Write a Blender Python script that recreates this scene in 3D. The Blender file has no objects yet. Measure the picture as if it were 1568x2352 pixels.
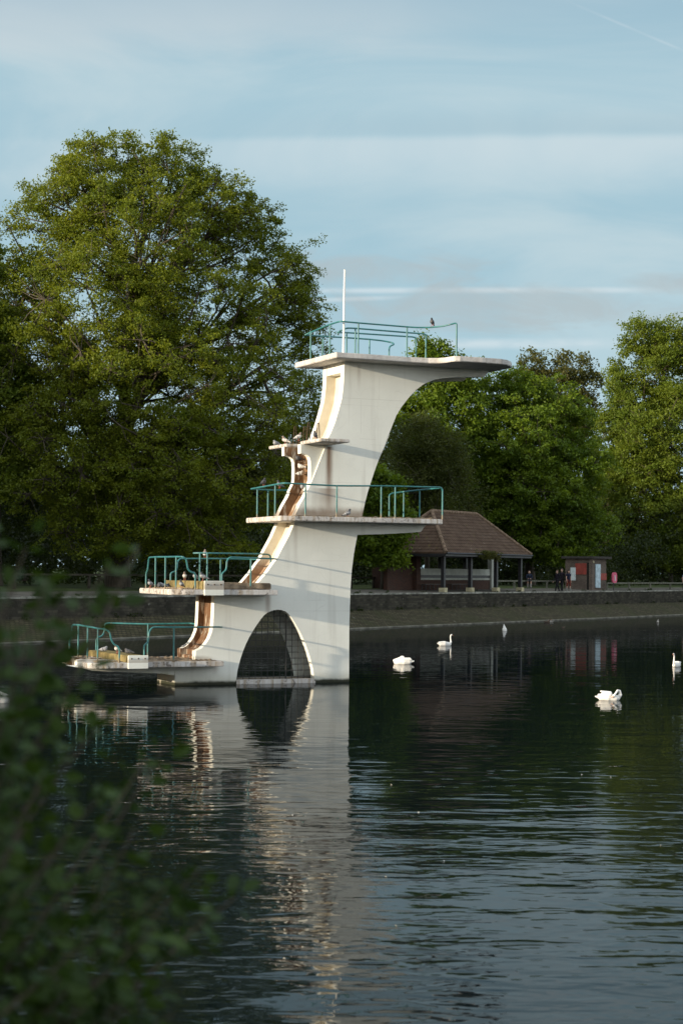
import bpy, bmesh, math, random
import numpy as np
from mathutils import Vector, Matrix
random.seed(7)
rng = np.random.default_rng(11)
R = math.radians
C = bpy.context.scene.collection
SC = bpy.context.scene

# ------------------------------------------------------------------ camera
F = 4130.0                                   # focal length in pixels of a 1568x2352 frame
CAM = Vector((0, 0, 3.4))
PIT, ROLL = math.atan(139 / F), 0.009
fw = Vector((0, math.cos(PIT), math.sin(PIT)))
u0 = Vector((0, -math.sin(PIT), math.cos(PIT)))
r0 = Vector((1, 0, 0))
rt = r0 * math.cos(ROLL) + u0 * math.sin(ROLL)
up = u0 * math.cos(ROLL) - r0 * math.sin(ROLL)
cd = bpy.data.cameras.new('camera')
cam = bpy.data.objects.new('camera', cd)
C.objects.link(cam)
cam.matrix_world = Matrix(((rt.x, up.x, -fw.x, CAM.x), (rt.y, up.y, -fw.y, CAM.y), (rt.z, up.z, -fw.z, CAM.z), (0, 0, 0, 1)))
cd.sensor_fit = 'VERTICAL'; cd.sensor_height = 36; cd.sensor_width = 24
cd.lens = F / 2352 * 36
cd.clip_start = 0.1; cd.clip_end = 3000
cd.dof.use_dof = True; cd.dof.focus_distance = 56; cd.dof.aperture_fstop = 2.8
SC.camera = cam

# ------------------------------------------------------------------ world and sun
SUN_AZ, SUN_EL = R(31.5), R(9.0)             # heading of the light in plan (from +X towards +Y) and height of the sun
L = Vector((math.cos(SUN_AZ) * math.cos(SUN_EL), math.sin(SUN_AZ) * math.cos(SUN_EL), -math.sin(SUN_EL)))
sd = bpy.data.lights.new('sun', 'SUN'); sd.energy = 4.5; sd.angle = R(0.55); sd.color = (1, .84, .62)
so = bpy.data.objects.new('sun', sd); C.objects.link(so)
so.rotation_euler = (-L).to_track_quat('Z', 'Y').to_euler(); so.location = (-60, -40, 60)
SC.view_settings.view_transform = 'Standard'; SC.view_settings.look = 'None'
SC.view_settings.exposure = 0.66; SC.view_settings.gamma = 1.0
SC.cycles.use_denoising = True
SC.cycles.max_bounces = 6; SC.cycles.transparent_max_bounces = 8; SC.cycles.caustics_reflective = False
SC.cycles.caustics_refractive = False

class NT:
    """tiny node-tree helper"""
    def __init__(s, t): s.t = t; s.n = t.nodes; s.l = t.links
    def new(s, typ, **k):
        o = s.n.new(typ)
        for a, b in k.items(): setattr(o, a, b)
        return o
    def put(s, sock, v):
        if isinstance(v, bpy.types.NodeSocket): s.l.new(v, sock)
        elif isinstance(v, (tuple, list)) and len(v) == 3 and len(getattr(sock, 'default_value', (0, 0, 0))) == 4: sock.default_value = (*v, 1)
        else: sock.default_value = v
    def math(s, op, a, b=0.0, c=None, clamp=False):
        o = s.new('ShaderNodeMath', operation=op, use_clamp=clamp)
        s.put(o.inputs[0], a); s.put(o.inputs[1], b)
        if c is not None: s.put(o.inputs[2], c)
        return o.outputs[0]
    def mix(s, f, a, b, mode='MIX'):
        o = s.new('ShaderNodeMix', data_type='RGBA', blend_type=mode)
        s.put(o.inputs[0], f); s.put(o.inputs[6], a); s.put(o.inputs[7], b)
        return o.outputs[2]
    def ramp(s, f, a, b, lo=0.0, hi=1.0):
        o = s.new('ShaderNodeMapRange', interpolation_type='SMOOTHSTEP')
        s.put(o.inputs[0], f); s.put(o.inputs[1], a); s.put(o.inputs[2], b); s.put(o.inputs[3], lo); s.put(o.inputs[4], hi)
        return o.outputs[0]
    def noise(s, vec, scale, detail=4, rough=.55, dist=0.0):
        o = s.new('ShaderNodeTexNoise')
        s.put(o.inputs['Vector'], vec); s.put(o.inputs['Scale'], scale)
        o.inputs['Detail'].default_value = detail; o.inputs['Roughness'].default_value = rough; o.inputs['Distortion'].default_value = dist
        return o.outputs[0]
    def mapv(s, vec, scale=(1, 1, 1), loc=(0, 0, 0), rot=(0, 0, 0)):
        o = s.new('ShaderNodeMapping'); s.put(o.inputs[0], vec)
        o.inputs[1].default_value = loc; o.inputs[2].default_value = rot; o.inputs[3].default_value = scale
        return o.outputs[0]
    def sep(s, vec):
        o = s.new('ShaderNodeSeparateXYZ'); s.put(o.inputs[0], vec); return o.outputs
    def comb(s, x, y, z):
        o = s.new('ShaderNodeCombineXYZ'); s.put(o.inputs[0], x); s.put(o.inputs[1], y); s.put(o.inputs[2], z); return o.outputs[0]
    def coord(s, k='Object'): return s.new('ShaderNodeTexCoord').outputs[k]
    def bump(s, h, strength=.5, dist=.01, normal=None):
        o = s.new('ShaderNodeBump'); o.inputs['Strength'].default_value = strength
        s.put(o.inputs['Distance'], dist); s.put(o.inputs['Height'], h)
        if normal is not None: s.l.new(normal, o.inputs['Normal'])
        return o.outputs[0]

SKY_STR = 0.11
def make_world():
    w = bpy.data.worlds.new('World'); SC.world = w; w.use_nodes = True
    t = NT(w.node_tree); t.n.clear()
    sky = t.new('ShaderNodeTexSky', sky_type='NISHITA'); sky.sun_disc = False
    sky.sun_elevation = SUN_EL
    # sun stands at -L : azimuth measured clockwise from +Y
    sky.sun_rotation = math.atan2(-L.x, -L.y)
    sky.air_density = 1.3; sky.dust_density = 1.2; sky.ozone_density = 2.0
    v = t.coord('Generated')
    x, y, z = t.sep(v)
    yy = t.math('MAXIMUM', y, .12)
    sx = t.math('DIVIDE', x, yy); sz = t.math('DIVIDE', z, yy)
    zc = t.math('MAXIMUM', z, 0.0)
    # cloud veil: stretched noise on the sky dome
    k = t.math('ADD', zc, .12)
    dome = t.comb(t.math('DIVIDE', x, k), t.math('DIVIDE', y, k), t.math('MULTIPLY', z, 2.0))
    n1 = t.noise(t.mapv(t.comb(sx, sz, 0.0), (3.0, 10, 1), (3.1, .4, 0), (0, 0, -.06)), 1.3, 7, .55, 1.0)
    n2 = t.noise(t.mapv(dome, (.22, .5, 1)), 1.0, 6, .6, .6)
    veil = t.ramp(n1, .32, .74)
    c_blue = (.315, .50, .585); c_pale = (.43, .575, .625)
    col = t.mix(veil, tuple(c / SKY_STR * .92 for c in c_blue), tuple(c / SKY_STR * .93 for c in c_pale))
    # the high sheet of cloud with a straight upper edge, and the dusky gap above it
    e1 = t.math('ADD', t.math('MULTIPLY', sx, .012), .2445)
    d = t.math('SUBTRACT', t.math('ADD', e1, t.math('MULTIPLY', t.math('SUBTRACT', n1, .5), .008)), sz)
    fx = t.ramp(sx, -.22, .0, .25, 1.0)
    sheet = t.math('MULTIPLY', t.math('MULTIPLY', t.ramp(d, -.0015, .004), t.ramp(d, .005, .045, 1.0, .0)), fx)
    sheet = t.math('MULTIPLY', sheet, t.ramp(n1, .3, .6, .45, 1.0))
    col = t.mix(t.math('MULTIPLY', sheet, .48), col, tuple(c / SKY_STR for c in (.53, .62, .645)))
    gap = t.math('MULTIPLY', t.math('MULTIPLY', t.ramp(d, -.018, -.004), t.ramp(d, -.003, .0015, 1.0, 0.0)), t.ramp(sx, -.15, .1))
    col = t.mix(t.math('MULTIPLY', gap, .35), col, tuple(c / SKY_STR for c in (.29, .425, .49)))
    # top left bright cloud
    tl = t.math('MULTIPLY', t.ramp(t.math('ADD', sz, t.math('MULTIPLY', n1, .05)), .305, .335), t.ramp(sx, -.05, .15, 1.0, .25))
    col = t.mix(t.math('MULTIPLY', tl, .55), col, tuple(c / SKY_STR for c in (.51, .575, .59)))
    # paler towards the horizon
    hz = t.ramp(sz, .0, .2, .75, 0.0)
    col = t.mix(hz, col, tuple(c / SKY_STR for c in (.39, .56, .625)))
    # old vapour trails
    for a, b, wd, st, x0, x1 in ((.0105, .1575, .0017, .5, -.04, .16), (.045, .1525, .0013, .5, -.04, .02), (.01, .1275, .0028, .5, .03, .15),
                                 (-.42, .374, .0009, .2, .12, .2)):
        dd = t.math('ABSOLUTE', t.math('SUBTRACT', sz, t.math('ADD', t.math('MULTIPLY', sx, a), b)))
        s_ = t.math('MULTIPLY', t.ramp(dd, 0.0, wd * 1.6, 1.0, 0.0), t.math('MULTIPLY', t.ramp(sx, x0, x0 + .02), t.ramp(sx, x1 - .02, x1 + .03, 1.0, 0.0)))
        s_ = t.math('MULTIPLY', s_, t.ramp(t.noise(t.mapv(t.comb(sx, sz, 0.0), (30, 90, 1)), 1.0, 3), .3, .6, .35, 1.0))
        col = t.mix(t.math('MULTIPLY', s_, st), col, tuple(c / SKY_STR for c in (.62, .69, .71)))
    # low grey cumulus bank behind the tower
    ng = t.noise(t.mapv(t.comb(sx, sz, 0.0), (9, 26, 1), (.3, 2.2, 0)), 1.7, 8, .62, .8)
    for cx, cz, wx, wz in ((.02, .170, .055, .0095), (.086, .148, .085, .0115), (.19, .163, .03, .006)):
        q = t.math('ADD', t.math('POWER', t.math('DIVIDE', t.math('SUBTRACT', sx, cx), wx), 2.0), t.math('POWER', t.math('ABSOLUTE', t.math('DIVIDE', t.math('SUBTRACT', sz, cz), wz)), 2.0))
        m = t.ramp(t.math('ADD', q, t.math('MULTIPLY', t.math('SUBTRACT', ng, .5), 6.5)), -.4, 1.9, 1.0, 0.0)
        col = t.mix(t.math('MULTIPLY', m, .62), col, tuple(c / SKY_STR for c in (.345, .40, .415)))
    col = t.mix(t.ramp(sz, .27, .42, 0.0, .9), col, tuple(c / SKY_STR for c in (.11, .27, .40)))
    # away from the view: broken cloud over the clear sky
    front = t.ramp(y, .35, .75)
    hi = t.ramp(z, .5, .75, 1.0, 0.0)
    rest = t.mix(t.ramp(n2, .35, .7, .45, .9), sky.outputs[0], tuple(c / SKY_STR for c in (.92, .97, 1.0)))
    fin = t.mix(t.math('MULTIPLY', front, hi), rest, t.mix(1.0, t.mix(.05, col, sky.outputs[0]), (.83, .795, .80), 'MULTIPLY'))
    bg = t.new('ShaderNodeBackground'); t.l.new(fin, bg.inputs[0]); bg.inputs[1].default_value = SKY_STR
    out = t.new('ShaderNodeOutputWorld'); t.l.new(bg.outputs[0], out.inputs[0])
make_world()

# ------------------------------------------------------------------ picture geometry helpers: a pixel of the photo seen on a known plane in the place
def ray(px, py): return (fw * F + rt * (px - 784) - up * (py - 1176)).normalized()
class Frame:
    def __init__(s, o, ang):
        s.o = Vector((o[0], o[1], 0)); s.a = ang
        s.x = Vector((math.cos(ang), math.sin(ang), 0)); s.y = Vector((-math.sin(ang), math.cos(ang), 0))
    def hit(s, px, py, v):                    # on the upright plane y_local = v -> (x_local, z)
        d = ray(px, py); t = (v - (CAM - s.o).dot(s.y)) / d.dot(s.y); p = CAM + d * t
        return ((p - s.o).dot(s.x), p.z)
    def hitu(s, px, py, u):                   # on the upright plane x_local = u -> (y_local, z)
        d = ray(px, py); t = (u - (CAM - s.o).dot(s.x)) / d.dot(s.x); p = CAM + d * t
        return ((p - s.o).dot(s.y), p.z)
    def hitz(s, px, py, z):
        d = ray(px, py); t = (z - CAM.z) / d.z; p = CAM + d * t
        return ((p - s.o).dot(s.x), (p - s.o).dot(s.y))
    def w(s, x, y, z): return s.o + s.x * x + s.y * y + Vector((0, 0, z))
def at_depth(px, py, Y):
    d = ray(px, py); return CAM + d * (Y / d.y)
def zc(ox, oy, k): return lambda x, y: ((ox + x / k) * .57415, (oy + y / k) * .57415)
Z1 = zc(1100, 1050, 1.568); Z2 = zc(950, 1650, 1.742); Z3 = zc(500, 2150, 1.6505); Z4 = zc(200, 2350, 1.96)
Z9 = zc(1040, 1660, 3.92); Z10 = zc(540, 2190, 2.613)
TA = R(24.6)
TF = Frame((at_depth(790, 808, 55).x, 55), TA)            # tower frame: x along the dive, y across, away from us
BA = math.atan2(.854, .521)
BF = Frame((.55, 108), BA)                                # bank frame: x along the water's edge, y inland

# ------------------------------------------------------------------ object helpers
def tag(o, label=None, cat=None, group=None, kind=None):
    if label: o['label'] = label
    if cat: o['category'] = cat
    if group: o['group'] = group
    if kind: o['kind'] = kind
    return o
def empty(name, loc=(0, 0, 0), rz=0.0, label=None, cat=None, group=None):
    o = bpy.data.objects.new(name, None); C.objects.link(o); o.location = loc; o.rotation_euler = (0, 0, rz)
    o.empty_display_size = .2
    return tag(o, label, cat, group)
def link(name, me, mat, parent=None):
    o = bpy.data.objects.new(name, me); C.objects.link(o)
    if mat is not None and not me.materials: me.materials.append(mat)
    if parent is not None: o.parent = parent
    return o
class MB:
    def __init__(s): s.v = []; s.f = []
    def add(s, vs, fs):
        k = len(s.v); s.v += [tuple(p) for p in vs]; s.f += [tuple(i + k for i in f) for f in fs]; return s
    def box(s, a, b, rot=0.0, c=None):
        x0, y0, z0 = a; x1, y1, z1 = b
        vs = [(x0, y0, z0), (x1, y0, z0), (x1, y1, z0), (x0, y1, z0), (x0, y0, z1), (x1, y0, z1), (x1, y1, z1), (x0, y1, z1)]
        if rot:
            cx, cy = c if c else ((x0 + x1) / 2, (y0 + y1) / 2); co, si = math.cos(rot), math.sin(rot)
            vs = [(cx + (x - cx) * co - (y - cy) * si, cy + (x - cx) * si + (y - cy) * co, z) for x, y, z in vs]
        return s.add(vs, [(0, 3, 2, 1), (4, 5, 6, 7), (0, 1, 5, 4), (1, 2, 6, 5), (2, 3, 7, 6), (3, 0, 4, 7)])
    def beam(s, p, q, w, h):                      # box from p to q, w across, h high
        p, q = Vector(p), Vector(q); d = (q - p).normalized()
        sd_ = d.cross(Vector((0, 0, 1))); sd_ = sd_.normalized() if sd_.length > 1e-4 else Vector((1, 0, 0)); u_ = sd_.cross(d)
        vs = [e + sd_ * a * w / 2 + u_ * b * h / 2 for e in (p, q) for a, b in ((-1, -1), (1, -1), (1, 1), (-1, 1))]
        return s.add(vs, [(0, 3, 2, 1), (4, 5, 6, 7), (0, 1, 5, 4), (1, 2, 6, 5), (2, 3, 7, 6), (3, 0, 4, 7)])
    def tube(s, pts, r, n=8, cap=True):
        pts = [Vector(p) for p in pts]; m = len(pts); rs = r if isinstance(r, (list, tuple)) else [r] * m
        k = len(s.v); ref = None
        for i, p in enumerate(pts):
            d = (pts[min(i + 1, m - 1)] - pts[max(i - 1, 0)]).normalized()
            if ref is None:
                ref = d.cross(Vector((0, 0, 1)));
                if ref.length < .05: ref = d.cross(Vector((1, 0, 0)))
            ref = (ref - d * ref.dot(d)).normalized(); b = d.cross(ref)
            for j in range(n):
                a = 2 * math.pi * j / n; s.v.append(tuple(p + (ref * math.cos(a) + b * math.sin(a)) * rs[i]))
        for i in range(m - 1):
            for j in range(n):
                a = k + i * n + j; b_ = k + i * n + (j + 1) % n; s.f.append((a, b_, b_ + n, a + n))
        if cap: s.f.append(tuple(k + j for j in range(n))[::-1]); s.f.append(tuple(k + (m - 1) * n + j for j in range(n)))
        return s
    def prism(s, poly, z0, z1):
        n = len(poly); vs = [(x, y, z0) for x, y in poly] + [(x, y, z1) for x, y in poly]
        return s.add(vs, [tuple(range(n))[::-1], tuple(range(n, 2 * n))] + [(i, (i + 1) % n, n + (i + 1) % n, n + i) for i in range(n)])
    def upright(s, poly, y0, y1):                 # (x,z) outline pushed from y0 to y1
        n = len(poly); vs = [(x, y0, z) for x, z in poly] + [(x, y1, z) for x, z in poly]
        return s.add(vs, [tuple(range(n)), tuple(range(n, 2 * n))[::-1]] + [((i + 1) % n, i, n + i, n + (i + 1) % n) for i in range(n)])
    def build(s, name, mat, parent=None, smooth=False, bevel=0.0, fix=True):
        me = bpy.data.meshes.new(name); me.from_pydata(s.v, [], s.f)
        if fix or bevel:
            bm = bmesh.new(); bm.from_mesh(me)
            bmesh.ops.recalc_face_normals(bm, faces=bm.faces)
            if bevel:
                es = [e for e in bm.edges if len(e.link_faces) == 2 and e.calc_face_angle(0) > .6]
                bmesh.ops.bevel(bm, geom=es, offset=bevel, segments=2, affect='EDGES', clamp_overlap=True)
            bm.to_mesh(me); bm.free()
        if smooth:
            me.polygons.foreach_set('use_smooth', [True] * len(me.polygons))
            if hasattr(me, 'set_sharp_from_angle'): me.set_sharp_from_angle(angle=R(40))
        return link(name, me, mat, parent)
def smooth_path(pts, k=4):
    """rounded corners: Catmull-Rom like chaikin"""
    pts = [Vector(p) for p in pts]
    for _ in range(k):
        q = [pts[0]]
        for a, b in zip(pts[:-1], pts[1:]): q += [a.lerp(b, .25), a.lerp(b, .75)]
        q.append(pts[-1]); pts = q
    return pts
def fillet(pts, r=.12, n=4):
    pts = [Vector(p) for p in pts]; out = [pts[0]]
    for i in range(1, len(pts) - 1):
        a, b, c = pts[i - 1], pts[i], pts[i + 1]; la, lc = (a - b).length, (c - b).length
        if (a - b).angle(c - b, 3.1) > 2.9: out.append(b); continue
        k = min(r, la * .45, lc * .45); p = b + (a - b).normalized() * k; q = b + (c - b).normalized() * k
        for j in range(n + 1):
            t = j / n; out.append(p * (1 - t) ** 2 + b * 2 * t * (1 - t) + q * t * t)
    return out + [pts[-1]]

# ------------------------------------------------------------------ materials
def mat(name, fn):
    m = bpy.data.materials.new(name); m.use_nodes = True; t = NT(m.node_tree); t.n.clear()
    out = t.new('ShaderNodeOutputMaterial'); p = t.new('ShaderNodeBsdfPrincipled'); t.l.new(p.outputs[0], out.inputs[0])
    r = fn(t, p)
    if r is not None: t.l.new(r, out.inputs[0])
    return m
def plain(name, col, rough=.6, var=.15, scale=6, metal=0.0, bump=0.0):
    def fn(t, p):
        n = t.noise(t.coord(), scale, 4)
        t.put(p.inputs['Base Color'], t.mix(t.ramp(n, .3, .7), tuple(c * (1 - var) for c in col), tuple(min(1, c * (1 + var)) for c in col)))
        p.inputs['Roughness'].default_value = rough; p.inputs['Metallic'].default_value = metal
        if rough >= .8: p.inputs['Specular IOR Level'].default_value = .12
        if bump: t.l.new(t.bump(t.noise(t.coord(), scale * 5, 5), .6, bump), p.inputs['Normal'])
    return mat(name, fn)

Z_1, Z_2, Z_3, Z_4, Z_5 = .74, 2.86, 5.10, 7.45, 10.15      # deck heights above the water
def recess_colour(t, v, x, y, z):
    n = t.noise(v, 1.9, 6, .65); n2 = t.noise(t.mapv(v, (5, 5, 1.2)), 1.5, 5, .6)
    col = t.mix(t.ramp(n, .35, .7), (.60, .55, .45), (.70, .66, .56))
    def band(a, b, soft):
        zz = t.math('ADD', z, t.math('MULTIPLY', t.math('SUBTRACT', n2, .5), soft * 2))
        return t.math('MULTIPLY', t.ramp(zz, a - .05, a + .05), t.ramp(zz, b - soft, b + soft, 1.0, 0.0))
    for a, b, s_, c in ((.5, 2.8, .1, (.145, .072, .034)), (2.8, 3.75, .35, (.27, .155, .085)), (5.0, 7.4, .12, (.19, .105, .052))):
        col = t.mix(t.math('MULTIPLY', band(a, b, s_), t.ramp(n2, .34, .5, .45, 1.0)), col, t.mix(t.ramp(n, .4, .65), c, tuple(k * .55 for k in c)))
    return col
def f_recess(t, p):
    v = t.coord(); x, y, z = t.sep(v)
    t.put(p.inputs['Base Color'], recess_colour(t, v, x, y, z)); p.inputs['Roughness'].default_value = .85
    t.l.new(t.bump(t.noise(v, 14, 6, .7), .7, .02), p.inputs['Normal'])
def f_white(t, p):
    v = t.coord(); x, y, z = t.sep(v)
    big = t.noise(v, .55, 5, .6); fine = t.noise(v, 9, 6, .65)
    col = t.mix(t.ramp(big, .35, .7), (.74, .75, .70), (.82, .83, .775))
    # board-marked casting joints
    jn = t.noise(t.comb(x, 0.0, 0.0), .8, 2)
    zz = t.math('MODULO', t.math('ADD', t.math('ADD', z, t.math('MULTIPLY', jn, .05)), 20.0), 1.22)
    joint = t.ramp(t.math('ABSOLUTE', t.math('SUBTRACT', zz, .6)), .004, .012, 1.0, 0.0)
    joint = t.math('MULTIPLY', joint, t.ramp(t.noise(v, .9, 2), .48, .6))
    col = t.mix(t.math('MULTIPLY', joint, .28), col, (.46, .44, .40))
    col = t.mix(t.ramp(fine, .62, .8, 0.0, .35), col, (.52, .50, .45))
    for x0_, x1_, z0_, z1_ in ((.975, .99, 7.75, 8.8), (1.6, 1.615, 8.85, 9.6), (0.0, 2.7, 8.835, 8.85), (.95, 1.5, 7.58, 7.595), (-1.4, 1.0, 2.2, 2.215)):
        m_ = t.math('MULTIPLY', t.math('MULTIPLY', t.math('GREATER_THAN', x, x0_), t.math('LESS_THAN', x, x1_)), t.math('MULTIPLY', t.math('GREATER_THAN', z, z0_), t.math('LESS_THAN', z, z1_)))
        col = t.mix(t.math('MULTIPLY', m_, .3), col, (.40, .39, .35))
    run = t.noise(t.mapv(v, (3.2, 1, .22)), 1.0, 5, .6)
    col = t.mix(t.ramp(run, .52, .72, 0.0, .32), col, (.50, .49, .44))
    pat = t.noise(t.mapv(v, (.7, .7, .9), (4, 2, 7)), 1.1, 2, .4, .8)
    col = t.mix(t.ramp(t.math('ABSOLUTE', t.math('SUBTRACT', pat, .5)), .0, .004, .16, 0.0), col, (.42, .40, .36))
    # dirt splashed above every deck
    streak = t.noise(t.mapv(v, (7, 7, .8)), 1.0, 4, .6)
    blot = t.noise(v, 2.6, 5, .6)
    for zd, hgt, st, xm in ((Z_3, .62, .8, 3.0), (Z_2, .55, .6, -1.9), (Z_1, .25, .5, -3.4)):
        h = t.math('DIVIDE', t.math('SUBTRACT', z, zd), hgt)
        a = t.math('MULTIPLY', t.ramp(h, .02, 1.0, 1.0, 0.0), t.math('MULTIPLY', t.math('GREATER_THAN', h, 0.0), t.ramp(x, xm - .8, xm, 1.0, 0.0)))
        a = t.ramp(t.math('MULTIPLY', a, t.math('ADD', blot, .45)), .22, .95)
        col = t.mix(t.math('MULTIPLY', a, st), col, (.16, .105, .07))
    # the rust run under the small board and others below the decks
    for xc, zt, ln, wd, st in ((-.1, 7.3, 2.6, .085, .95), (-.15, 6.0, 1.0, .30, .55), (-2.1, 2.72, 1.0, .07, .6), (-3.8, .60, .4, .10, .4), (.9, 9.9, .9, .05, .25), (-1.2, 4.9, 1.3, .06, .25)):
        xw = t.math('ADD', t.math('SUBTRACT', x, xc), t.math('MULTIPLY', t.math('SUBTRACT', streak, .5), .10))
        a = t.ramp(t.math('ABSOLUTE', xw), 0.0, wd * 2.1, 1.0, 0.0)
        b = t.math('MULTIPLY', t.ramp(z, zt - ln, zt - ln * .15, .12, 1.0), t.math('LESS_THAN', z, zt))
        b = t.math('MULTIPLY', b, t.ramp(z, zt - ln * 1.1, zt - ln * .8))
        col = t.mix(t.math('MULTIPLY', t.math('MULTIPLY', a, b), st), col, (.20, .12, .075))
    # green and dark tide line just above the water
    tz = t.math('ADD', z, t.math('MULTIPLY', t.math('SUBTRACT', blot, .5), .12))
    col = t.mix(t.ramp(tz, .08, .42, .45, 0.0), col, (.34, .33, .24))
    col = t.mix(t.ramp(tz, .05, .15, 1.0, 0.0), col, (.025, .028, .016))
    moss = t.math('MULTIPLY', t.ramp(tz, .1, .55, 1.0, 0.0), t.ramp(x, -5.3, -5.1, .9, 0.0))
    col = t.mix(t.math('MULTIPLY', moss, t.ramp(blot, .4, .6)), col, (.30, .28, .05))
    inner = t.math('LESS_THAN', t.math('ABSOLUTE', t.math('SUBTRACT', y, .82 + 1.62 - .27)), .012)
    inner = t.math('MAXIMUM', inner, t.math('LESS_THAN', t.math('ABSOLUTE', t.math('SUBTRACT', y, .82 + 1.62 - .29)), .012))
    inner = t.math('MULTIPLY', inner, t.math('MAXIMUM', t.math('LESS_THAN', x, -3.2), t.math('GREATER_THAN', z, 2.8)))
    col = t.mix(inner, col, recess_colour(t, v, x, y, z))
    t.put(p.inputs['Base Color'], col); p.inputs['Roughness'].default_value = .7
    p.inputs['Specular IOR Level'].default_value = .3
    h = t.math('ADD', t.math('MULTIPLY', fine, .5), t.noise(v, 30, 3))
    t.l.new(t.bump(h, .5, .006), p.inputs['Normal'])
M_white = mat('white_painted_concrete', f_white)
M_recess = mat('stained_recess_concrete', f_recess)
def f_deck(t, p):
    v = t.coord(); n = t.noise(v, 1.3, 6, .65); n2 = t.noise(v, 7, 6, .7, .6); st = t.noise(t.mapv(v, (9, 9, .6)), 1.0, 3)
    x, y, z = t.sep(v)
    col = t.mix(t.ramp(n, .35, .65), (.60, .585, .57), (.46, .44, .43))
    worn = t.ramp(z, 9.2, 9.9, 1.0, .25)
    col = t.mix(t.math('MULTIPLY', t.ramp(st, .44, .66), t.math('MULTIPLY', worn, .75)), col, (.30, .23, .15))
    lich = t.math('MULTIPLY', t.ramp(n2, .535, .60), t.ramp(n, .38, .55, .1, 1.0))
    col = t.mix(t.math('MULTIPLY', lich, t.math('MULTIPLY', worn, .85)), col, (.085, .065, .05))
    t.put(p.inputs['Base Color'], col); p.inputs['Roughness'].default_value = .85
    t.l.new(t.bump(t.math('ADD', n2, t.noise(v, 30, 4)), .8, .012), p.inputs['Normal'])
M_deck = mat('weathered_deck_concrete', f_deck)
M_dirt = plain('dirty_deck_surface', (.20, .155, .11), .95, .5, 3.5, bump=.03)
M_curb = plain('lichen_curb', (.18, .145, .065), .9, .45, 3, bump=.03)
def f_teal(t, p):
    v = t.coord(); x, y, z = t.sep(v)
    n = t.noise(v, 5, 4)
    col = t.mix(t.ramp(n, .35, .65), (.022, .125, .135), (.036, .175, .18))
    col = t.mix(t.ramp(t.noise(v, 22, 5, .6), .61, .68), col, (.16, .10, .055))
    for zd in (Z_1, Z_2, Z_3):
        h = t.math('SUBTRACT', t.math('ADD', z, t.math('MULTIPLY', t.noise(v, 4, 3), .25)), zd)
        col = t.mix(t.math('MULTIPLY', t.ramp(h, .14, .30, .85, 0.0), t.math('GREATER_THAN', h, 0.0)), col, (.20, .13, .07))
    t.put(p.inputs['Base Color'], col); p.inputs['Roughness'].default_value = .38
M_teal = mat('teal_rail_paint', f_teal)
M_rust = plain('rusty_iron', (.075, .05, .035), .8, .4, 8)
M_grille = plain('dark_grille_wire', (.03, .03, .028), .7, .3, 8)
M_pole = plain('white_pole_paint', (.80, .79, .76), .5, .05)

# ------------------------------------------------------------------ THE DIVING TOWER
tower = empty('diving_tower', TF.o, TA, 'white curved concrete diving tower with teal railings standing in the lake', 'diving tower')
VN, TW, TH = .82, 1.62, .27                              # near face, width of the tower, thickness of its side walls
VF = VN + TW
nf = lambda q: TF.hit(q[0], q[1], VN)
front_top = [Z1(435, 612), Z1(434, 680), Z1(430, 760), Z1(420, 850), Z1(400, 925), Z1(376, 1005), Z1(350, 1070), Z1(320, 1122),
             Z9(1038, 460), Z9(985, 600), Z9(830, 1000), Z9(770, 1130), Z9(700, 1280), Z9(630, 1400), Z9(555, 1560)]
front_mid = [Z2(410, 750), Z2(398, 770), Z2(360, 860), Z2(300, 970), Z2(270, 1030), Z3(985, 165), Z3(940, 230), Z3(875, 306), Z3(860, 325)]
front_low = [Z3(597, 345), Z3(591, 380), Z3(588, 480), Z3(583, 580), Z3(575, 625), Z3(558, 668), Z3(535, 703), Z3(505, 732), Z3(467, 750), Z3(465, 800)]
beam = [Z4(1140, 590), (300, 1517), (192, 1514), (178, 1517), Z4(215, 612), Z4(290, 640), Z4(340, 653), Z4(500, 661), Z4(870, 676), Z4(975, 690)]
back = [Z3(1478, 957), Z3(1479, 780), Z3(1480, 600), Z3(1484, 450), Z3(1488, 330), Z3(1497, 210), Z3(1510, 110), Z3(1530, 0), Z2(820, 930), Z2(835, 852),
        Z2(1000, 848), Z2(1150, 841), Z2(1275, 832), Z2(1310, 785), Z2(1330, 758), Z2(880, 742),
        Z2(868, 722), Z2(885, 640), Z2(905, 560), Z2(950, 420), Z2(1000, 280), Z2(1060, 150), Z1(645, 1250), Z1(700, 1110), Z1(760, 960), Z1(790, 910), Z1(820, 870), Z1(855, 828), Z1(890, 795),
        Z1(925, 768), Z1(960, 750), Z1(1000, 735), Z1(1050, 726), Z1(1130, 720), Z1(1230, 718), Z1(1310, 717), Z1(1345, 678), Z1(1360, 645), Z1(1362, 632)]
fp = [nf(q) for q in front_top]; fm = [nf(q) for q in front_mid]; fl = [nf(q) for q in front_low]
bm_ = [nf(q) for q in beam]; bk = [nf(q) for q in back]
u_low = nf(Z3(330, 955))[0]
outline = fp[:] + fm + fl + bm_ + [(u_low, .55), (u_low, -2.0), (bk[0][0], -2.0)] + [(bk[0][0], .1)] + bk[1:]
top_z = Z_5 - .165
outline[0] = (outline[0][0], top_z); outline[-1] = (outline[-1][0], top_z)
arch_px = [Z3(735, 925), Z3(743, 880), Z3(750, 850), Z3(763, 800), Z3(780, 750), Z3(798, 705), Z3(820, 660), Z3(845, 617), Z3(870, 578), Z3(895, 542), Z3(920, 512), Z3(945, 494),
           Z3(975, 482), Z3(1010, 477), Z3(1035, 480), Z3(1060, 488), Z3(1082, 507), Z3(1102, 533), Z3(1127, 572), Z3(1150, 612), Z3(1172, 658), Z3(1192, 705), Z3(1210, 755),
           Z3(1227, 812), Z3(1240, 865), Z3(1250, 918)]
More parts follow.
